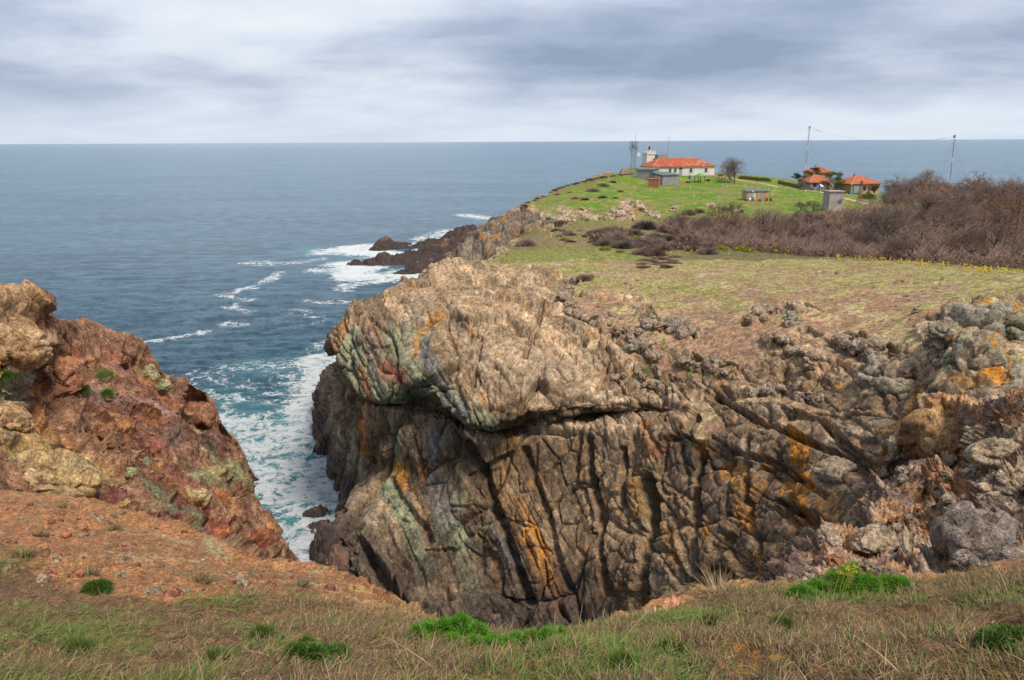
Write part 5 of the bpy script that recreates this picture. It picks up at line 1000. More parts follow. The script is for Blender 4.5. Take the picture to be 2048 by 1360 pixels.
# stones on the near ochre ground
GG = [nground]
for px, py, sz, me, lab in ((256, 1118, 26, G[1], 'rough grey-brown stone alone on the ochre ground'), (110, 1120, 22, G[2], 'flat dark grey stone on the ochre ground at the left'), (480, 1158, 22, B_red[2], 'ochre stone near the edge above the cove'), (660, 1178, 22, B_red[1], 'flat reddish stone near the cliff edge'),
        (130, 1070, 22, B_red[0], 'flat orange-red stone slab at the left'), (20, 1085, 26, B_red[0], 'pale-edged flat orange stone at the left margin'), (172, 1038, 14, B_red[0], 'small orange-red stone beside the yellow rock hump'), (505, 1165, 14, B_red[1], 'small dark red stone beside the ochre stone')):
    h_ = hit(px, py, GG)
    if h_: put_rock(me, h_[0], sz*.5*(h_[0]-Vector((0, 0, CAM_Z))).length/F_PX, lab, None, 'stone', .6, 'ground_stone')
for k in range(38):
    px, py = random.uniform(0, 620), random.uniform(1015, 1190); h_ = hit(px, py, GG)
    if h_ and h_[0].y > 6: put_rock(random.choice(B_red[:2]+G[:2]), h_[0], random.uniform(.05, .11), 'fist-sized or larger stone half sunk in the ochre ground', 'half-sunk stones in the ochre ground', 'stone', .75, 'ground_stone')
for k in range(200):
    px, py = random.uniform(0, 640), random.uniform(1010, 1180)
    h_ = hit(px, py, GG)
    if h_ and h_[0].y > 6: put_rock(random.choice(B_red[:2]+G[:1]), h_[0], random.uniform(.015, .05)*h_[0].y/9, 'small loose stone scattered on the ochre ground', 'loose stones on the ochre ground', 'stone', .4, 'ground_stone')
rocks_along([(1620, 1150), (1680, 1130), (1760, 1140), (1800, 1160)], 22, 10, 40, B_red[:1]+G[:3], 'flat broken slab in the heap below the rubble slope', 'slabs of the rubble heap', 9, [rslope, nground], 'slab')
rocks_along([(1800, 970), (1870, 960), (1900, 980), (1800, 1040)], 30, 6, 26, B_red[:1]+G[:2], 'broken brown stone on the rubble slope', 'stones on the rubble slope', 22, [rslope], 'stone')

# --- black reefs in the surf
M_reef = rock_mat('wet_black_rock', 1.2, .10, .1)
def reef(name, label, pts, pad=4, res=170, mt=None, lich=0, tones=((.045, .038, .036), (.075, .055, .05)), amp=1.0, seed=900):
    P_ = [(SEA(p_[0], p_[1]) if len(p_) == 4 else WZ(p_[0], p_[1], 0)*1.0, p_[2], p_[3]) for p_ in pts]; c0 = np.mean([p_[0] for p_ in P_], axis=0); R_ = max(np.linalg.norm(p_[0]-c0)+p_[1] for p_ in P_)+pad
    g = np.linspace(-R_, R_, res); X, Y = np.meshgrid(g, g); q = np.stack([X.ravel(), Y.ravel(), np.zeros(X.size)], 1)+np.array([c0[0], c0[1], 0]); z = np.full(len(q), -3.)
    nz_ = fbm(q, .25, 4, seed)
    for p_, r, h_ in P_: d = np.hypot(q[:, 0]-p_[0], (q[:, 1]-p_[1]))/r; z = np.maximum(z, h_*(1-(d*(1+.5*nz_))**(2 if len(pts[0]) == 4 else 3.5)*1.0))
    up = sstep(-3, 0, z); q3 = q.copy(); q3[:, 2] = z; d1, H1, _ = blocks(q3, (2.2*amp, 2.2*amp, 1.6*amp), rotm('Y', 25), seed+1, tilt=1.2, crack=.3); d2, H2, _ = blocks(q3, (.8*amp,)*3, None, seed+2, tilt=1.2)
    z = z+up*(d1*1.0+d2*.4)*amp; q3[:, 2] = z; c_ = mix(np.tile(np.array(tones[0]), (len(q), 1)), tones[1], rnd(H1, 4)); c_ = mix(c_, (.20, .12, .08), sstep(1.6, 3.2, z/amp+nz_)*sstep(0, .3, nz_)*.7)
    f_ = grid_faces(res, res, True); f_ = f_[(q3[f_, 2].max(1) > -1.2)]
    used = np.unique(f_); mp = np.full(len(q3), -1); mp[used] = np.arange(len(used)); q3 = q3[used]-np.array([c0[0], c0[1], 0])
    c_ = mix(c_, LICH, lich*sstep(.1, .3, fbm(np.concatenate([q[:, :2], z[:, None]], 1), .5, 4, seed+9))); o = np_mesh(name, q3, mp[f_], mt or M_reef, colors=c_[used]); o.location = (c0[0], c0[1], 0); return tag(o, label, 'rock')
reef('sea_reef', 'long low black reef running out from the headland into white surf', [(716, 529, 3, 1.6), (740, 528, 4, 1.9), (768, 525, 5, 2.9), (800, 525, 5.5, 2.8), (830, 518, 6, 2.8), (865, 512, 7, 3.8), (900, 505, 8, 5.5), (935, 498, 11, 8)], res=300)
reef('sea_reef', 'dark brown-topped rock at the front foot of the long reef', [(815, 546, 3.5, 1.5), (835, 542, 5, 2.4), (865, 536, 6, 2.8), (895, 530, 6, 3)], seed=930)
reef('sea_reef', 'pointed black rock standing in the surf beyond the long reef', [(770, 494, 4.5, 3.6), (762, 499, 4, 1.6), (788, 496, 4, 1.8), (800, 489, 4, 1.0)], seed=950)
reef('sea_reef', 'twin-humped black rock in the white surf behind the reef', [(850, 492, 4.5, 1.9), (862, 489, 3.5, 2.4), (872, 492, 4, 1.5), (838, 494, 5, .9)], seed=960)
reef('sea_rock', 'small black rock awash in the foaming cove', [(635, 1030, 1.25, .95), (640, 1052, 1.3, .45), (618, 1032, .8, .6)], pad=1, res=110, amp=.4, seed=970)
reef('sea_rock', 'rounded black boulder at the water under the dark cliff foot', [(652, 908, 1.9, 2.3), (660, 895, 1.8, 2.2)], pad=1, res=110, amp=.45, seed=980)
reef('sea_rock', 'black craggy rock at the near mouth of the cleft', [(655, 1105, 1.6, 3.0), (668, 1130, 1.8, 3.2), (650, 1140, 1.3, 2.0), (680, 1150, 2, 3)], pad=1, res=120, amp=.5, seed=990)

reef('coastal_crag', 'lichen-streaked crag stepping down to the sea at the far shoulder of the headland', [(950, 160, 8, 14.2, 0), (978, 161, 9, 17.2, 0), (1010, 163, 9, 19.2, 0), (1045, 166, 9, 20.0, 0), (922, 164, 8, 10.0, 0), (898, 172, 7, 5.5, 0), (1075, 160, 7, 19.0, 0)], res=300, tones=((.26, .22, .165), (.10, .088, .078)), mt=M_rock, lich=.4, seed=940)

# ================================================================== 8. trees and scrub
def tubes(segs, n):
    """segs: array (N,8) p0,p1,r0,r1 -> open n-sided tubes"""
    s = np.array(segs); a, b = s[:, :3], s[:, 3:6]; d = b-a; d /= np.linalg.norm(d, axis=1, keepdims=True)+1e-9; ref = np.where(np.abs(d[:, 2:3]) > .9, [[1., 0, 0]], [[0, 0, 1.]]); u = np.cross(d, ref); u /= np.linalg.norm(u, axis=1, keepdims=True); w_ = np.cross(d, u)
    V_ = []
    for p_, r in ((a, s[:, 6]), (b, s[:, 7])):
        for i in range(n): t = 2*PI*i/n; V_.append(p_+(u*math.cos(t)+w_*math.sin(t))*r[:, None])
    V_ = np.stack(V_, 1).reshape(-1, 3); k = np.arange(len(s))[:, None]*(2*n); F_ = np.concatenate([k+np.array([i, (i+1) % n, n+(i+1) % n, n+i]) for i in range(n)], 1).reshape(-1, 4); return V_, F_
def grow(seed, H, spread=1.0, lean=(0, 0), levels=5, stems=1, thick=.10, kids=(5, 4, 4, 4, 3), tr=.012):
    r_ = random.Random(seed); trunk, crown = [], []
    def br(p, d, L, r, lv):
        n = 3 if lv < 3 else 2; q = p; dd = d
        pts_ = [p]
        for i in range(n):
            dd = (dd+Vector((r_.gauss(0, .16), r_.gauss(0, .16), r_.gauss(0, .12)+.015))+Vector((lean[0], lean[1], 0))*.08).normalized(); q2 = q+dd*(L/n); ra = r*(1-.35*i/n); rb = r*(1-.35*(i+1)/n)
            (trunk if lv <= 2 else crown).append((*q, *q2, max(ra, tr), max(rb, tr*.7))); q = q2; pts_.append(q)
        if lv >= levels: return
        k = kids[lv]
        for i in range(k):
            j = n if i < 2 else r_.randint(max(1, n-2), n); base_ = pts_[j]; az = r_.uniform(0, 2*PI); tilt = r_.uniform(.35, .85)*spread
            u = dd.orthogonal().normalized(); v = dd.cross(u); nd = (dd*math.cos(tilt)+(u*math.cos(az)+v*math.sin(az))*math.sin(tilt)); nd.z += .04; nd.normalize(); br(base_, nd, L*r_.uniform(.66, .86), r*r_.uniform(.50, .66), lv+1)
    for s_ in range(stems):
        a = r_.uniform(0, 6.28); d0 = Vector((math.cos(a)*.35*(stems > 1), math.sin(a)*.35*(stems > 1), 1)).normalized(); br(Vector((math.cos(a)*.15*(stems > 1), math.sin(a)*.15*(stems > 1), -.25)), d0, H*.27, thick, 0)
    return trunk, crown
def bare_tree(name, seed, m_tw, **k):
    tr_, cr_ = grow(seed, **k); e = bpy.data.objects.new(name, None); col.objects.link(e)
    V_, F_ = tubes(tr_, 5); np_mesh('trunk', V_, F_, M['bark'], parent=e); V_, F_ = tubes(cr_, 3); np_mesh('crown', V_, F_, m_tw, parent=e); return e
SPEC = [('thicket_tree', 11, 'twig', dict(H=4.6, spread=1.5, lean=(-.6, 0), thick=.14)), ('thicket_tree', 12, 'twigo', dict(H=4.2, spread=1.5, lean=(-.3, .3), thick=.12)), ('thicket_tree', 13, 'twigg', dict(H=4.4, spread=1.35, lean=(.5, 0), thick=.12)),
        ('thicket_tree', 14, 'twig', dict(H=4.0, spread=1.6, lean=(-.9, -.2), thick=.14)), ('thicket_tree', 15, 'twig', dict(H=4.8, spread=1.3, lean=(.2, 0), thick=.12)), ('thicket_tree', 16, 'twigg', dict(H=3.6, spread=1.5, stems=2, thick=.08, kids=(3, 4, 4, 3, 2)))]
PROTO = []
for nme, sd, mm, kk in SPEC: PROTO.append(bare_tree(nme, sd, M[mm], **kk))
used_p = [False]*len(PROTO)
def plant(k, loc, s_, label, cat, group, name=None):
    o = PROTO[k] if not used_p[k] else copy_tree(PROTO[k]); used_p[k] = True
    o.location = loc; o.rotation_euler = (0, 0, random.uniform(-.6, .6)+(0 if random.random() < .6 else PI*random.random())); o.scale = (s_*random.uniform(.9, 1.2), s_*random.uniform(.9, 1.2), s_*random.uniform(.85, 1.1)); tag(o, label, cat, group); return o
# thicket area: nearest edge and far edge as forward distance against picture column
near_e = lambda px: np.interp(px, [1330, 1400, 1500, 1600, 1700, 1800, 1900, 2048, 2300], [128, 113, 106, 100, 93, 87, 78, 67, 60])
far_e = lambda px: np.interp(px, [1330, 1400, 1450, 1560, 1640, 1680, 1730, 1790, 2048, 2300], [135, 145, 150, 150, 158, 160, 182, 245, 262, 262])
pl = []
tries = 0
while tries < 9000:
    tries += 1; px = random.uniform(1335, 2200); t = random.random(); Y = near_e(px)*(far_e(px)/near_e(px))**t; x = (px-1024)/F_PX*(Y*.967+4); sp_ = 2.7+Y/48.
    if px > 2048+Y*.3: continue
    if any((x-a)**2+(Y-b)**2 < sp_*sp_ for a, b, _ in pl[-4000:]): continue
    pl.append((x, Y, px))
pl.sort(key=lambda a: a[1]); print('thicket trees', len(pl))
for x, Y, px in pl[:285]:
    g_ = drop(x, Y)
    if not g_: continue
    s_ = random.choice((.65, .85, 1.05, 1.25, 1.5))*random.uniform(.9, 1.1)*(1+.85*sstep(135, 210, Y)*sstep(1740, 1850, px))*(0.8+.2*min(1, (Y-near_e(px))/20)); 
    if px > 1640 and px < 1745 and Y > 150: continue
    if px < 1760: s_ *= .82
    lab, grp = ('leafless brown tree in the dense thicket right of the blockhouse', 'trees of the right-hand thicket') if px > 1690 else ('leafless brown tree in the thicket between the meadow and the turf', 'trees of the middle thicket')
    plant(random.choice([0, 0, 1, 2, 3, 4, 5] if px > 1690 else [0, 2, 2, 3, 4, 5, 1]), g_[0], s_, lab, 'tree', grp)
for px, py, k, s_, lab in ((1520, 470, 4, 1.35, 'tall dark leafless tree leaning right out of the middle thicket'), (1400, 476, 3, 1.0, 'dark leafless tree with forked trunk at the front of the middle thicket'), (1825, 378, 4, 1.35, 'round-crowned leafless tree rising above the far edge of the thicket'),
        (1600, 421, 2, .62, 'small grey leafless tree left of the blockhouse'), (1625, 423, 2, .85, 'bushy grey leafless tree close to the blockhouse')):
    h_ = hit(px, py)
    if h_: plant(k, h_[0], s_, lab, 'tree', None)
# undergrowth of the thicket: uncountable twigs
N_ = 26000; px = rng.uniform(1320, 2250, N_); t = rng.random(N_); Y = near_e(px)*(far_e(px)/near_e(px))**(t**1.3)-2; x = (px-1024)/F_PX*(Y*.967+4); gx = np.linspace(10, 190, 100); gy = np.linspace(55, 270, 140); GZ = np.zeros((140, 100))
for j, b in enumerate(gy):
    for i, a in enumerate(gx): g_ = drop(a, b); GZ[j, i] = g_[0].z if g_ else 18
ii = np.clip((x-10)/180*99, 0, 98); jj = np.clip((Y-55)/215*139, 0, 138); i0 = ii.astype(int); j0 = jj.astype(int); fi = ii-i0; fj = jj-j0
zb = GZ[j0, i0]*(1-fi)*(1-fj)+GZ[j0, i0+1]*fi*(1-fj)+GZ[j0+1, i0]*(1-fi)*fj+GZ[j0+1, i0+1]*fi*fj
az = rng.uniform(0, 6.28, N_); L = rng.uniform(.5, 1.5, N_)*(1+Y/200); p0 = np.stack([x, Y, zb+rng.random(N_)**2*1.1], 1); p1 = p0+np.stack([np.cos(az)*.6*L, np.sin(az)*.6*L, (.1+rng.random(N_)*.6)*L], 1)
V_, F_ = tubes(np.concatenate([p0, p1, np.full((N_, 1), .026)*(1+Y[:, None]/160), np.full((N_, 1), .012)*(1+Y[:, None]/160)], 1), 3); ug = np_mesh('undergrowth', V_, F_, M['twig']); tag(ug, 'tangled brown undergrowth filling the thicket', 'undergrowth', kind='stuff')

# heath bushes: domes of fine twigs
def bush_mesh(name, seed, m_, n=900, leafy=0, lm=None, r=.016):
    g = np.random.default_rng(seed); az = g.uniform(0, 6.28, n); el_ = np.arccos(g.uniform(.02, 1, n)); L = g.uniform(.55, 1.0, n); d = np.stack([np.sin(el_)*np.cos(az), np.sin(el_)*np.sin(az)*.8, np.cos(el_)*.62], 1); st_ = d*g.uniform(.05, .75, n)[:, None]; en = d*L[:, None]+g.normal(0, .08, (n, 3)); en[:, 2] = np.maximum(en[:, 2], .02)
    V_, F_ = tubes(np.concatenate([st_, en, np.full((n, 1), r), np.full((n, 1), r*.6)], 1), 3); e = bpy.data.objects.new(name, None); col.objects.link(e); np_mesh('twigs', V_, F_, m_, parent=e)
    if leafy:
        k = leafy; az = g.uniform(0, 6.28, k); el_ = np.arccos(g.uniform(.0, 1, k)); d = np.stack([np.sin(el_)*np.cos(az), np.sin(el_)*np.sin(az)*.85, np.cos(el_)*.72], 1); lump = 1+.28*fbm(d, 1.6, 3, seed); c_ = d*(lump*g.uniform(.62, 1, k))[:, None]; s_ = g.uniform(.03, .065, k)
        u = g.normal(0, 1, (k, 3)); u /= np.linalg.norm(u, axis=1, keepdims=True); v = np.cross(u, g.normal(0, 1, (k, 3))); v /= np.linalg.norm(v, axis=1, keepdims=True)
        V_ = np.stack([c_-u*s_[:, None], c_+v*s_[:, None]*.6, c_+u*s_[:, None], c_-v*s_[:, None]*.6], 1).reshape(-1, 3); np_mesh('foliage', V_, np.arange(k*4).reshape(-1, 4), lm, False, parent=e)
    return e
BP = [bush_mesh('heath_bush', 21, M['twigg']), bush_mesh('heath_bush', 22, M['twig']), bush_mesh('gorse_bush', 23, M['twig'], 300, 1800, M['gorse']), bush_mesh('hedge_bush', 24, M['twig'], 300, 2200, M['leafo'])]
ub = [False]*4
def bush(k, px, py, wpx, lab, cat, grp=None, flatk=.8):
    h_ = hit(px, py)
    if not h_: return
    s_ = wpx*.5*(h_[0]-Vector((0, 0, CAM_Z))).length/F_PX; o = BP[k] if not ub[k] else copy_tree(BP[k]); ub[k] = True; o.location = h_[0]-Vector((0, 0, .05*s_)); o.rotation_euler.z = random.uniform(-.5, .5)+PI*random.randint(0, 1); o.scale = (s_, s_*.9, s_*flatk*1.25); tag(o, lab, cat, grp)
HB = [(1185, 383, 34), (1205, 372, 30), (1150, 398, 22), (1240, 384, 18), (1205, 396, 24), (1115, 390, 16), (1180, 360, 20), (1230, 397, 14), (1225, 365, 18), (1170, 400, 22), (1140, 385, 12)]
for px, py, w_ in HB: bush(random.choice([0, 1]), px, py, w_, 'low brown heath bush on the green slope of the far hill', 'bush', 'heath bushes on the far hill', .6)
for px, py, w_, lab in ((1378, 428, 34, 'dark bare bush in the meadow left half of a pair'), (1398, 426, 30, 'dark bare bush in the meadow right half of a pair'), (1052, 492, 48, 'dark windswept bush alone at the notch of the headland'), (1230, 485, 78, 'large brown windswept bush in front of the rocky outcrop'), (1290, 458, 60, 'dark violet bush right of the pale rocks'), (1168, 560, 40, 'rounded brown bush beside the curved rock band')):
    bush(0, px, py, w_, lab, 'bush', None, .8)
bush(2, 1180, 556, 22, 'small bright green bush behind the curved rock band', 'bush', None, .8)
for k in range(60):
    px = random.uniform(1190, 1420); py = random.uniform(478, 512) if px > 1280 else random.uniform(462, 500); bush(random.choice([0, 1, 1]), px, py, random.uniform(26, 60), 'low brown heather clump at the back of the turf', 'bush', 'heather clumps behind the turf', .7)
for k in range(26):
    t = random.random(); px = 1100+t*160; py = 470+random.uniform(-10, 18); bush(random.choice([0, 1]), px, py, random.uniform(14, 34), 'small heather clump below the pale boulders', 'bush', 'heather below the pale boulders', .6)
for k in range(16):
    px = random.uniform(1300, 1380)-20; bush(1, px, 520+random.uniform(-10, 14)+(1360-px)*.06, random.uniform(24, 46), 'flattened dry heather spreading over the turf edge', 'bush', 'dry heather on the turf edge', .35)
for px, py, w_ in ((1440, 500, 34), (1465, 492, 40), (1480, 500, 34), (1500, 503, 30), (1420, 490, 26), (1360, 478, 26), (1270, 478, 26), (1260, 495, 24), (1590, 498, 26), (1540, 500, 22), (1130, 480, 20), (1300, 490, 24), (1210, 500, 26), (1960, 530, 22), (1240, 505, 20)): bush(2, px, py, w_, 'yellow-green gorse bush at the front of the thicket', 'bush', 'gorse bushes', .7)
for k in range(9): bush(3, 1483+k*6.6+random.uniform(-2, 2), 358+k*.6, 15, 'trimmed olive hedge bush in the row right of the bare tree', 'hedge', 'hedge bushes', 1.0)
bush(3, 1440, 353, 9, 'small round dark bush near the right end of the white house', 'bush', None, 1.0)
bush(3, 1376, 366, 12, 'low brown-green shrub beside the green gazebo', 'bush', None, .7); bush(3, 1735, 398, 30, 'olive shrub right of the small rusty pylon', 'bush', None, .9); bush(0, 1416, 362, 11, 'small pale bare shrub right of the green gazebo', 'bush', None, 1.0)
for k in range(26): bush(random.choice([0, 3]), 1040+k*9+random.uniform(-4, 4), np.interp(1040+k*9, [1040, 1060, 1120, 1180, 1240, 1270], [414, 402, 374, 357, 347, 345])+3, random.uniform(8, 16), 'tiny shrub along the skyline of the green hill', 'bush', 'shrubs on the skyline of the hill', .5)

# two bare trees right of the long house, and the trees by the far houses
for px, Y, sd, H_, lab in ((1459, 250, 31, 11.5, 'left of two bare round-crowned trees right of the long white house'), (1469, 249, 32, 10, 'right of two bare round-crowned trees right of the long white house')):
    e = bare_tree('bare_tree', sd, M['twigg'], H=H_, spread=1.0, thick=.17, tr=.028, kids=(5, 4, 4, 3, 3)); e.location = gnd(px, Y); tag(e, lab, 'tree')
def leaf_tree(name, label, loc, H_, R_, mt, seed, n=5000, clumps=16, flat=.7, cat='tree', ls=.13):
    g = np.random.default_rng(seed); tr_, cr_ = grow(seed, H_, .95, levels=3, thick=.16, tr=.03); e = thing(name, label, cat, loc); V_, F_ = tubes(tr_+cr_, 5); np_mesh('trunk', V_, F_, M['bark'], parent=e)
    cc = []
    for k in range(clumps): a = g.uniform(0, 6.28); rr = R_*math.sqrt(g.random())*.8; cc.append((rr*math.cos(a), rr*math.sin(a), H_*(.42+.5*g.random()*(1-.4*rr/R_)), R_*g.uniform(.22, .42)))
    cc = np.array(cc); k = g.integers(0, clumps, n); d = g.normal(0, 1, (n, 3)); d /= np.linalg.norm(d, axis=1, keepdims=True); c_ = cc[k, :3]+d*cc[k, 3:]*np.array([1, 1, flat])*g.uniform(.5, 1.05, (n, 1)); u = g.normal(0, 1, (n, 3)); u /= np.linalg.norm(u, axis=1, keepdims=True); v = np.cross(u, d); s_ = g.uniform(.6, 1.2, (n, 1))*ls
    V_ = np.stack([c_-u*s_, c_+v*s_*.7, c_+u*s_, c_-v*s_*.7], 1).reshape(-1, 3); np_mesh('crown', V_, np.arange(n*4).reshape(-1, 4), mt, False, parent=e); return e
leaf_tree('leafy_tree', 'half-green leafy tree between the two orange-roofed houses', gnd(1666, 247), 7.6, 3.4, M['leafo'], 41, 4200, 16)
leaf_tree('leafy_tree', 'small yellow-green tree right of the taller leafy tree', gnd(1676, 250), 5.6, 2.2, M['leafg'], 44, 1800, 9)
leaf_tree('pine_tree', 'dark spreading pine beside the red roof of the tall house', gnd(1626, 260), 8.2, 3.0, M['pine'], 42, 5200, 14, .22)
leaf_tree('pine_tree', 'low dark windswept pine at the left of the orange-roofed houses', gnd(1600, 258), 5.6, 2.8, M['pine'], 43, 3800, 12, .22)
e = bare_tree('bare_tree', 33, M['twigg'], H=4.6, spread=1.0, thick=.12, tr=.03); e.location = gnd(1603, 250); tag(e, 'grey bare tree in front of the low windswept pine', 'tree')
e = bare_tree('bare_tree', 34, M['twigg'], H=5.2, spread=.9, thick=.12, tr=.03); e.location = gnd(1752, 235); tag(e, 'bare tree spreading before the right end of the yellow house', 'tree')

# ================================================================== 9. grasses, flowers and fennel
def blades(P0, D, L, wd, bend, name, mt, cols=None, seg=2):
    """curved tapering grass blades; P0 roots, D unit lean vectors"""
    n = len(P0); side = np.stack([-D[:, 1], D[:, 0], np.zeros(n)], 1); nn = np.linalg.norm(side, axis=1, keepdims=True); side = side/np.maximum(nn, 1e-6); ang = rng.uniform(0, PI, n)[:, None]; side = side*np.cos(ang)+np.array([0, 0, 1.])*np.sin(ang)*.3+np.stack([np.cos(ang[:, 0]*2), np.sin(ang[:, 0]*2), ang[:, 0]*0], 1)*.5; side /= np.linalg.norm(side, axis=1, keepdims=True)
    rows = []
    for k in range(seg+1):
        f_ = k/seg; c_ = P0+D*(L*f_)[:, None]+np.array([0, 0, -1.])*(bend*L*f_*f_)[:, None]; w_ = (wd*(1-.85*f_))[:, None]; rows += [c_-side*w_, c_+side*w_]
    V_ = np.stack(rows, 1).reshape(-1, 3); b = np.arange(n)[:, None]*(2*(seg+1)); F_ = np.concatenate([b+np.array([2*k, 2*k+1, 2*k+3, 2*k+2]) for k in range(seg)], 1).reshape(-1, 4)
    cc = np.repeat(cols, 2*(seg+1), 0) if cols is not None else None
    return np_mesh(name, V_, F_, mt, False, colors=cc)
def grassmat(t):
    c_ = t.n('ShaderNodeVertexColor', props={'layer_name': 'Col'}); return t.n('ShaderNodeBsdfPrincipled', Base_Color=c_, Roughness=.75, Specular_IOR_Level=.25)
M_grass = mat('grass_blades', grassmat)
# near grass: tufts over the displaced near ground
Gv = Vg.reshape(shp[0], shp[1], 3) if False else None
Vgr = Vg; Ng = N if False else None
cand = np.where((SG.V[:, 1] < 11) & (SG.V[:, 1] > 1.6) & (SG.px > -250) & (SG.px < 2300))[0]
lipY = np.interp(SG.px, [-200, 0, 120, 250, 380, 510, 620, 700, 770, 850, 950, 1060, 1160, 1260, 1370, 1480, 1600, 1760, 1900, 2060, 2300], [14, 14, 14, 13.6, 12.8, 11.8, 11.2, 10.4, 9.4, 7.9, 6.9, 6.5, 6.9, 7.4, 8, 8.3, 8.2, 8.4, 8, 7.6, 7.3])
wgt = turf[cand]*(SG.V[cand, 1] < lipY[cand]+.05)*(.06+.94*sstep(-.22, .10, nA[cand]+.5*nB[cand])); wgt = wgt+.02*(SG.V[cand, 1] < lipY[cand]); wgt = wgt*SG.V[cand, 1]**1.3
for pts_, r_ in (([(850,1285),(1120,1295)], 34), ([(600,1312),(670,1315)], 30), ([(1600,1195),(1800,1182)], 24), ([(1990,1290),(2040,1288)], 24), ([(190,1180)], 16)): wgt = wgt*(1-.97*stroke(SG, SG.V, pts_, r_, wob*.4, .3)[cand])
wgt /= wgt.sum()
NT_ = 12500; ti = cand[rng.choice(len(cand), NT_, p=wgt)]; per = 22; tuftc = Vg[ti]; tone = rng.random(NT_); gfield = sstep(-.02, .22, fbm(tuftc, .9, 3, 880)); td = rng.uniform(.5, 1.25, NT_)
rt = np.repeat(np.arange(NT_), per); n_ = len(rt); az = rng.uniform(0, 6.28, n_); rad = rng.random(n_)**.7*.14*td[rt]; P0 = tuftc[rt]+np.stack([np.cos(az)*rad, np.sin(az)*rad, -.02+0*rad], 1); P0[:, 2] += .0
el_ = rng.uniform(.10, 1.05, n_); wind = np.array([.25, .0, 0]); D = np.stack([np.cos(az)*np.cos(el_), np.sin(az)*np.cos(el_), np.sin(el_)], 1)+wind; D /= np.linalg.norm(D, axis=1, keepdims=True)
L = rng.uniform(.035, .12, n_)*td[rt]; isg = rng.random(n_) < (.16+.74*gfield[rt]); dry = np.array([(.185, .115, .06), (.135, .082, .045), (.09, .06, .033), (.28, .19, .10)])[rng.integers(0, 4, n_)]; grn = np.array([(.085, .135, .022), (.12, .175, .03), (.16, .19, .045), (.06, .10, .018)])[rng.integers(0, 4, n_)]
colg = np.where(isg[:, None], grn, dry)*rng.uniform(.75, 1.25, (n_, 1)); g1 = blades(P0, D, L, rng.uniform(.0012, .0028, n_)*(1+P0[:, 1]/9), rng.uniform(.1, .75, n_), 'grass', M_grass, colg, 3); tag(g1, 'matted dry and green grass on the near slope', 'grass', kind='stuff')
# long dry stalks
ti = cand[rng.choice(len(cand), 520, p=wgt)]; az = rng.uniform(0, 6.28, 520); el_ = rng.uniform(.15, 1.2, 520); D = np.stack([np.cos(az)*np.cos(el_), np.sin(az)*np.cos(el_), np.sin(el_)], 1); g2 = blades(Vg[ti], D, rng.uniform(.12, .42, 520), rng.uniform(.0016, .0030, 520)*1.4, rng.uniform(.1, .5, 520), 'dry_stalks', M_grass, np.tile((.36, .26, .15), (520, 1))*rng.uniform(.7, 1.1, (520, 1)), 5); tag(g2, 'long dry stalks standing above the near grass', 'grass stalks', kind='stuff')
# short grass fringe on the plateau and far turf edge
vis = (TURF_PX > 850) & (TURF_PX < 2250); TV = TURF_V[vis]; tpy = TURF_PY[vis]; tpx = TURF_PX[vis]; gf_ = fbm(TV, .35, 3, 890); wv_ = sstep(820, 600, tpy)*(.06+sstep(-.1, .3, gf_))*TV[:, 1]; j = rng.choice(len(TV), 34000, p=wv_/wv_.sum())
P0 = TV[j]+rng.normal(0, .05, (len(j), 3))*np.array([1, 1, 0]); az = rng.uniform(0, 6.28, len(j)); el_ = rng.uniform(.4, 1.3, len(j)); D = np.stack([np.cos(az)*np.cos(el_)+.3, np.sin(az)*np.cos(el_), np.sin(el_)], 1); D /= np.linalg.norm(D, axis=1, keepdims=True)
gg_ = rng.random(len(j)) < (.25+.6*sstep(-.05, .3, gf_[j])*sstep(700, 570, tpy[j])); cc_ = np.where(gg_[:, None], np.array([(.19, .235, .05), (.25, .28, .075)])[rng.integers(0, 2, len(j))], np.array([(.42, .32, .18), (.32, .22, .13)])[rng.integers(0, 2, len(j))])*rng.uniform(.8, 1.2, (len(j), 1))
tall = 1+1.6*sstep(548, 520, tpy[j]-(tpx[j]-1700).clip(0, 400)*.08); tg = blades(P0, D, rng.uniform(.08, .22, len(j))*tall, rng.uniform(.010, .018, len(j)), rng.uniform(.1, .5, len(j)), 'turf', M_grass, cc_, 1); tag(tg, 'short windblown turf on the headland top', 'turf', kind='stuff')
# yellow flowers along the back of the turf and among the rocks
yf = MB()
for k in range(260):
    t = random.random(); px = 1655+t*400+8*math.sin(t*60); py = np.interp(px, [1640, 1750, 1850, 1950, 2060], [516, 520, 530, 541, 549])+random.gauss(0, 3.0)+1; h_ = hit(px, py)
    if h_ and random.random() < .8:
        p = h_[0]; z = random.uniform(.15, .42); a_ = random.uniform(.05, .10); yf.tube(p, p+Vector((0, 0, z)), .012, n=3, cap=False); yf.add([p+Vector(v_) for v_ in ((-a_, 0, z), (0, -a_, z+a_*.4), (a_, 0, z), (0, a_, z+.02), (0, 0, z+a_*1.8))], [(0, 1, 4), (1, 2, 4), (2, 3, 4), (3, 0, 4), (3, 2, 1, 0)])
for cx, cy, n_, sp_ in ((1278, 418, 16, 4), (1290, 420, 14, 4), (1235, 478, 40, 22), (1480, 495, 60, 26), (1160, 475, 20, 20), (1555, 505, 24, 20), (1350, 500, 30, 40), (1066, 410, 10, 5)):
    for k in range(n_):
        h_ = hit(cx+random.gauss(0, sp_), cy+random.gauss(0, sp_*.3))
        if h_: p = h_[0]; z = random.uniform(.3, .8); a_ = random.uniform(.05, .12); yf.add([p+Vector(v_) for v_ in ((-a_, 0, z), (0, -a_, z+a_*.4), (a_, 0, z), (0, a_, z+.02), (0, 0, z+a_*1.8))], [(0, 1, 4), (1, 2, 4), (2, 3, 4), (3, 0, 4), (3, 2, 1, 0)])
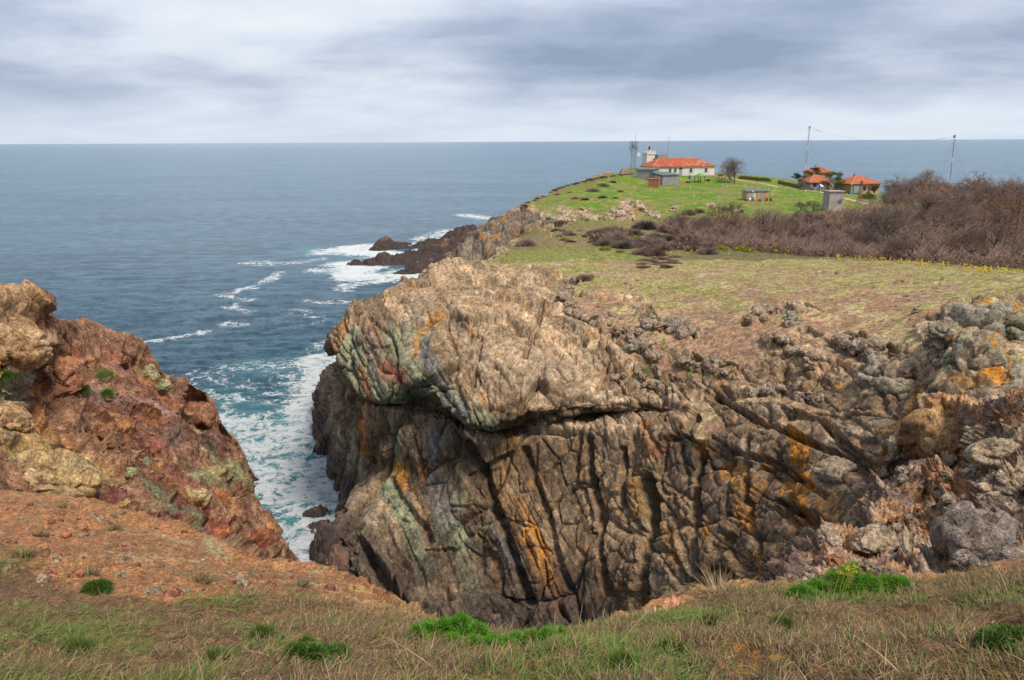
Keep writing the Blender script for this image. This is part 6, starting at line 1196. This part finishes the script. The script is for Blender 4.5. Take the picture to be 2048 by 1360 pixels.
tag(yf.build('yellow_flowers', M['yellow']), 'yellow wild flowers dotted along the back of the turf', 'flowers', kind='stuff')

# fennel: mounds of fine feathery threads
def fennel(name, label, lumps, objs, mt, dens=1.0, cat='plant', heads=None, tl=.036):
    """lumps: (column, row of the base, radius px, height px)"""
    C0 = None; P_, D_ = [], []; g = np.random.default_rng(int(lumps[0][0])); root = None
    for px, py, rp, hp in lumps:
        hp = hp*1.5; py = py+(12 if hp > 30 else 4)
        h_ = hit(px, py, objs)
        if not h_: continue
        dist = (h_[0]-Vector((0, 0, CAM_Z))).length; R_ = rp*dist/F_PX; H_ = hp*dist/F_PX
        if root is None: root = h_[0].copy()
        n = int(4200*dens); az = g.uniform(0, 6.28, n); ce = g.uniform(-.05, 1, n); se = np.sqrt(1-np.clip(ce, 0, 1)**2); d = np.stack([se*np.cos(az), se*np.sin(az), ce], 1); lump = 1+.30*fbm(d*1.0+px, 2.4, 2, 3); q = np.array(h_[0])+d*np.array([R_, R_*.9, H_])*(lump*g.uniform(.72, 1, n))[:, None]; P_.append(q); D_.append(d)
    if root is None: return
    P_ = np.concatenate(P_); D_ = np.concatenate(D_); D_ = D_+g.normal(0, .55, D_.shape); D_[:, 2] += .25; D_ /= np.linalg.norm(D_, axis=1, keepdims=True); n = len(P_)
    e = thing(name, label, cat, root); cc = np.array(mt)*g.uniform(.5, 1.3, (n, 1))*(1+g.uniform(-.1, 1.0, (n, 1))*np.array([.7, .12, 0])*(fbm(P_, 4, 2, 8)[:, None] > .1)); br_ = g.random(n) < .06; cc[br_] = (.30, .22, .11); o = blades(P_-np.array(root), D_, g.uniform(.5, 1.2, n)*tl, np.full(n, .0022), g.uniform(.0, .4, n), 'foliage', M_grass, cc, 1); o.parent = e
    st_ = MB()
    for k in range(10):
        q = Vector(P_[g.integers(0, n)])-root; st_.tube((q.x*.3, q.y*.3, -.05), q*.9, .006, .003, n=4)
    st_.build('stem', M['leafo'], e)
    for hx, hy, hr in (heads or []):
        h_ = hit(hx, hy, objs)
        dist = (root-Vector((0, 0, CAM_Z))).length; q = Vector(W(hx, hy, root.y))-root; r_ = hr*dist/F_PX; hb = MB()
        for k in range(40): a = random.uniform(0, 6.28); b = r_*math.sqrt(random.random()); hb.ball((q.x+b*math.cos(a), q.y+b*math.sin(a), q.z+.3*r_*random.random()), r_*.12, 5, 4)
        hb.tube((q.x, q.y, q.z), (q.x*.9, q.y*.9, q.z*.3), .003, n=4); hb.build('flower_head', M['ferny'], e)
    return e
BR = (.09, .27, .014); DKG = (.045, .125, .012); NG = [nground]
fennel('fennel_plant', 'wide bright green feathery fennel mound on the lip of the chasm', [(860, 1275, 26, 30), (890, 1275, 26, 34), (925, 1280, 28, 44), (955, 1285, 28, 34), (985, 1295, 22, 22), (1010, 1298, 20, 16), (1035, 1292, 20, 18), (1065, 1290, 22, 26), (1095, 1286, 22, 26), (1120, 1284, 16, 20), (835, 1275, 16, 24), (905, 1292, 26, 22), (950, 1300, 26, 18)], NG, BR, 1.4)
fennel('fennel_plant', 'dark green feathery fennel cushion in the dry grass left of centre', [(595, 1312, 22, 16), (625, 1318, 26, 24), (655, 1318, 26, 22), (675, 1312, 18, 14), (610, 1300, 18, 16)], NG, DKG, 1.2)
fennel('fennel_plant', 'small green fennel tuft on the ochre ground at the left', [(185, 1180, 18, 12), (205, 1176, 16, 12)], NG, DKG, .7)
fennel('fennel_plant', 'bright green fennel mat with yellow bloom at the foot of the rubble', [(1600, 1192, 22, 16), (1635, 1182, 26, 22), (1670, 1172, 26, 28), (1700, 1168, 26, 34), (1735, 1175, 24, 18), (1775, 1178, 24, 20), (1800, 1178, 20, 18), (1620, 1196, 24, 12)], NG+[rslope], BR, 1.1, heads=[(1693, 1137, 9), (1705, 1143, 8), (1680, 1146, 7), (1712, 1134, 6), (1697, 1150, 7)])
fennel('fennel_plant', 'dark green ferny plant at the right edge of the grass', [(1985, 1292, 26, 18), (2015, 1288, 26, 20), (2040, 1285, 26, 22)], NG, DKG, .8)
for px, py, r_, lab in ((520, 1270, 14, 'small green herb left of the dark fennel cushion'), (1110, 1225+40, 12, 'small green herb right of the wide fennel mound'), (1560, 1250, 14, 'broad green herb in the grass below the dry tussock'), (1420, 1245, 12, 'green herb in the grass near the chasm lip'), (1340, 1300, 12, 'low green herb in the middle of the right grass'), (1240, 1330, 13, 'green herb near the bottom edge'), (150, 1300, 16, 'green herb in the grass at lower left'), (430, 1320, 14, 'green herb patch in lower left grass')):
    fennel('green_herb', lab, [(px, py, r_, r_*.7), (px+r_, py+3, r_*.8, r_*.6)], NG, (.085, .15, .02), .3, tl=.07)
LC_ = [leftcliff]
for px, py, r_, lab in ((210, 752, 14, 'bright green tuft on the purple scree'), (215, 785, 8, 'small green tuft below the bright one on the scree'), (168, 778, 6, 'small green tuft left of the scree'), (10, 752, 8, 'green plant clinging to the left cliff'), (1293+0, 742, 12, 'bright green plant at the foot of the bowl')):
    fennel('green_tuft', lab, [(px, py, r_, r_*.6)], LC_ if px < 600 else [headcliff], (.05, .17, .012), .35, tl=.22)
# tussocks on the ochre ground
for px, py, r_, lab in ((45, 1112, 28, 'dark tussock on the ochre ground at far left'), (75, 1072, 20, 'dry tussock by the left flat stone'), (228, 1060, 20, 'grey-brown tussock right of the yellow rock hump'), (400, 1165, 34, 'sprawling dark tussock in front of the red cliff'), (600, 1172, 24, 'dry tussock near the cliff edge above the cove'), (175, 1150, 30, 'wide dry tussock on the left slope'), (1440, 1190, 40, 'tall pale dry tussock on the lip of the chasm'), (125, 1015, 16, 'small dry tussock under the smooth ochre face')):
    h_ = hit(px, py, NG)
    if not h_: continue
    dist = (h_[0]-Vector((0, 0, CAM_Z))).length; R_ = r_*dist/F_PX; n = 260; az = rng.uniform(0, 6.28, n); el_ = rng.uniform(.3, 1.35, n); D = np.stack([np.cos(az)*np.cos(el_), np.sin(az)*np.cos(el_), np.sin(el_)], 1); rr = rng.random(n)*R_*.6; P0 = np.stack([np.cos(az)*rr, np.sin(az)*rr*.7, -.02+0*rr], 1); big = px == 1440
    cc = np.where((rng.random(n) < (.1 if big else .3))[:, None], (.13, .18, .04), (.40, .30, .17) if big else (.17, .12, .07))*rng.uniform(.7, 1.25, (n, 1)); o = blades(P0, D, rng.uniform(.4, 1.2, n)*R_*(1.7 if big else 1.1), np.full(n, .004), rng.uniform(.1, .6, n), 'grass_tussock', M_grass, cc, 3); o.location = h_[0]; tag(o, lab, 'tussock')
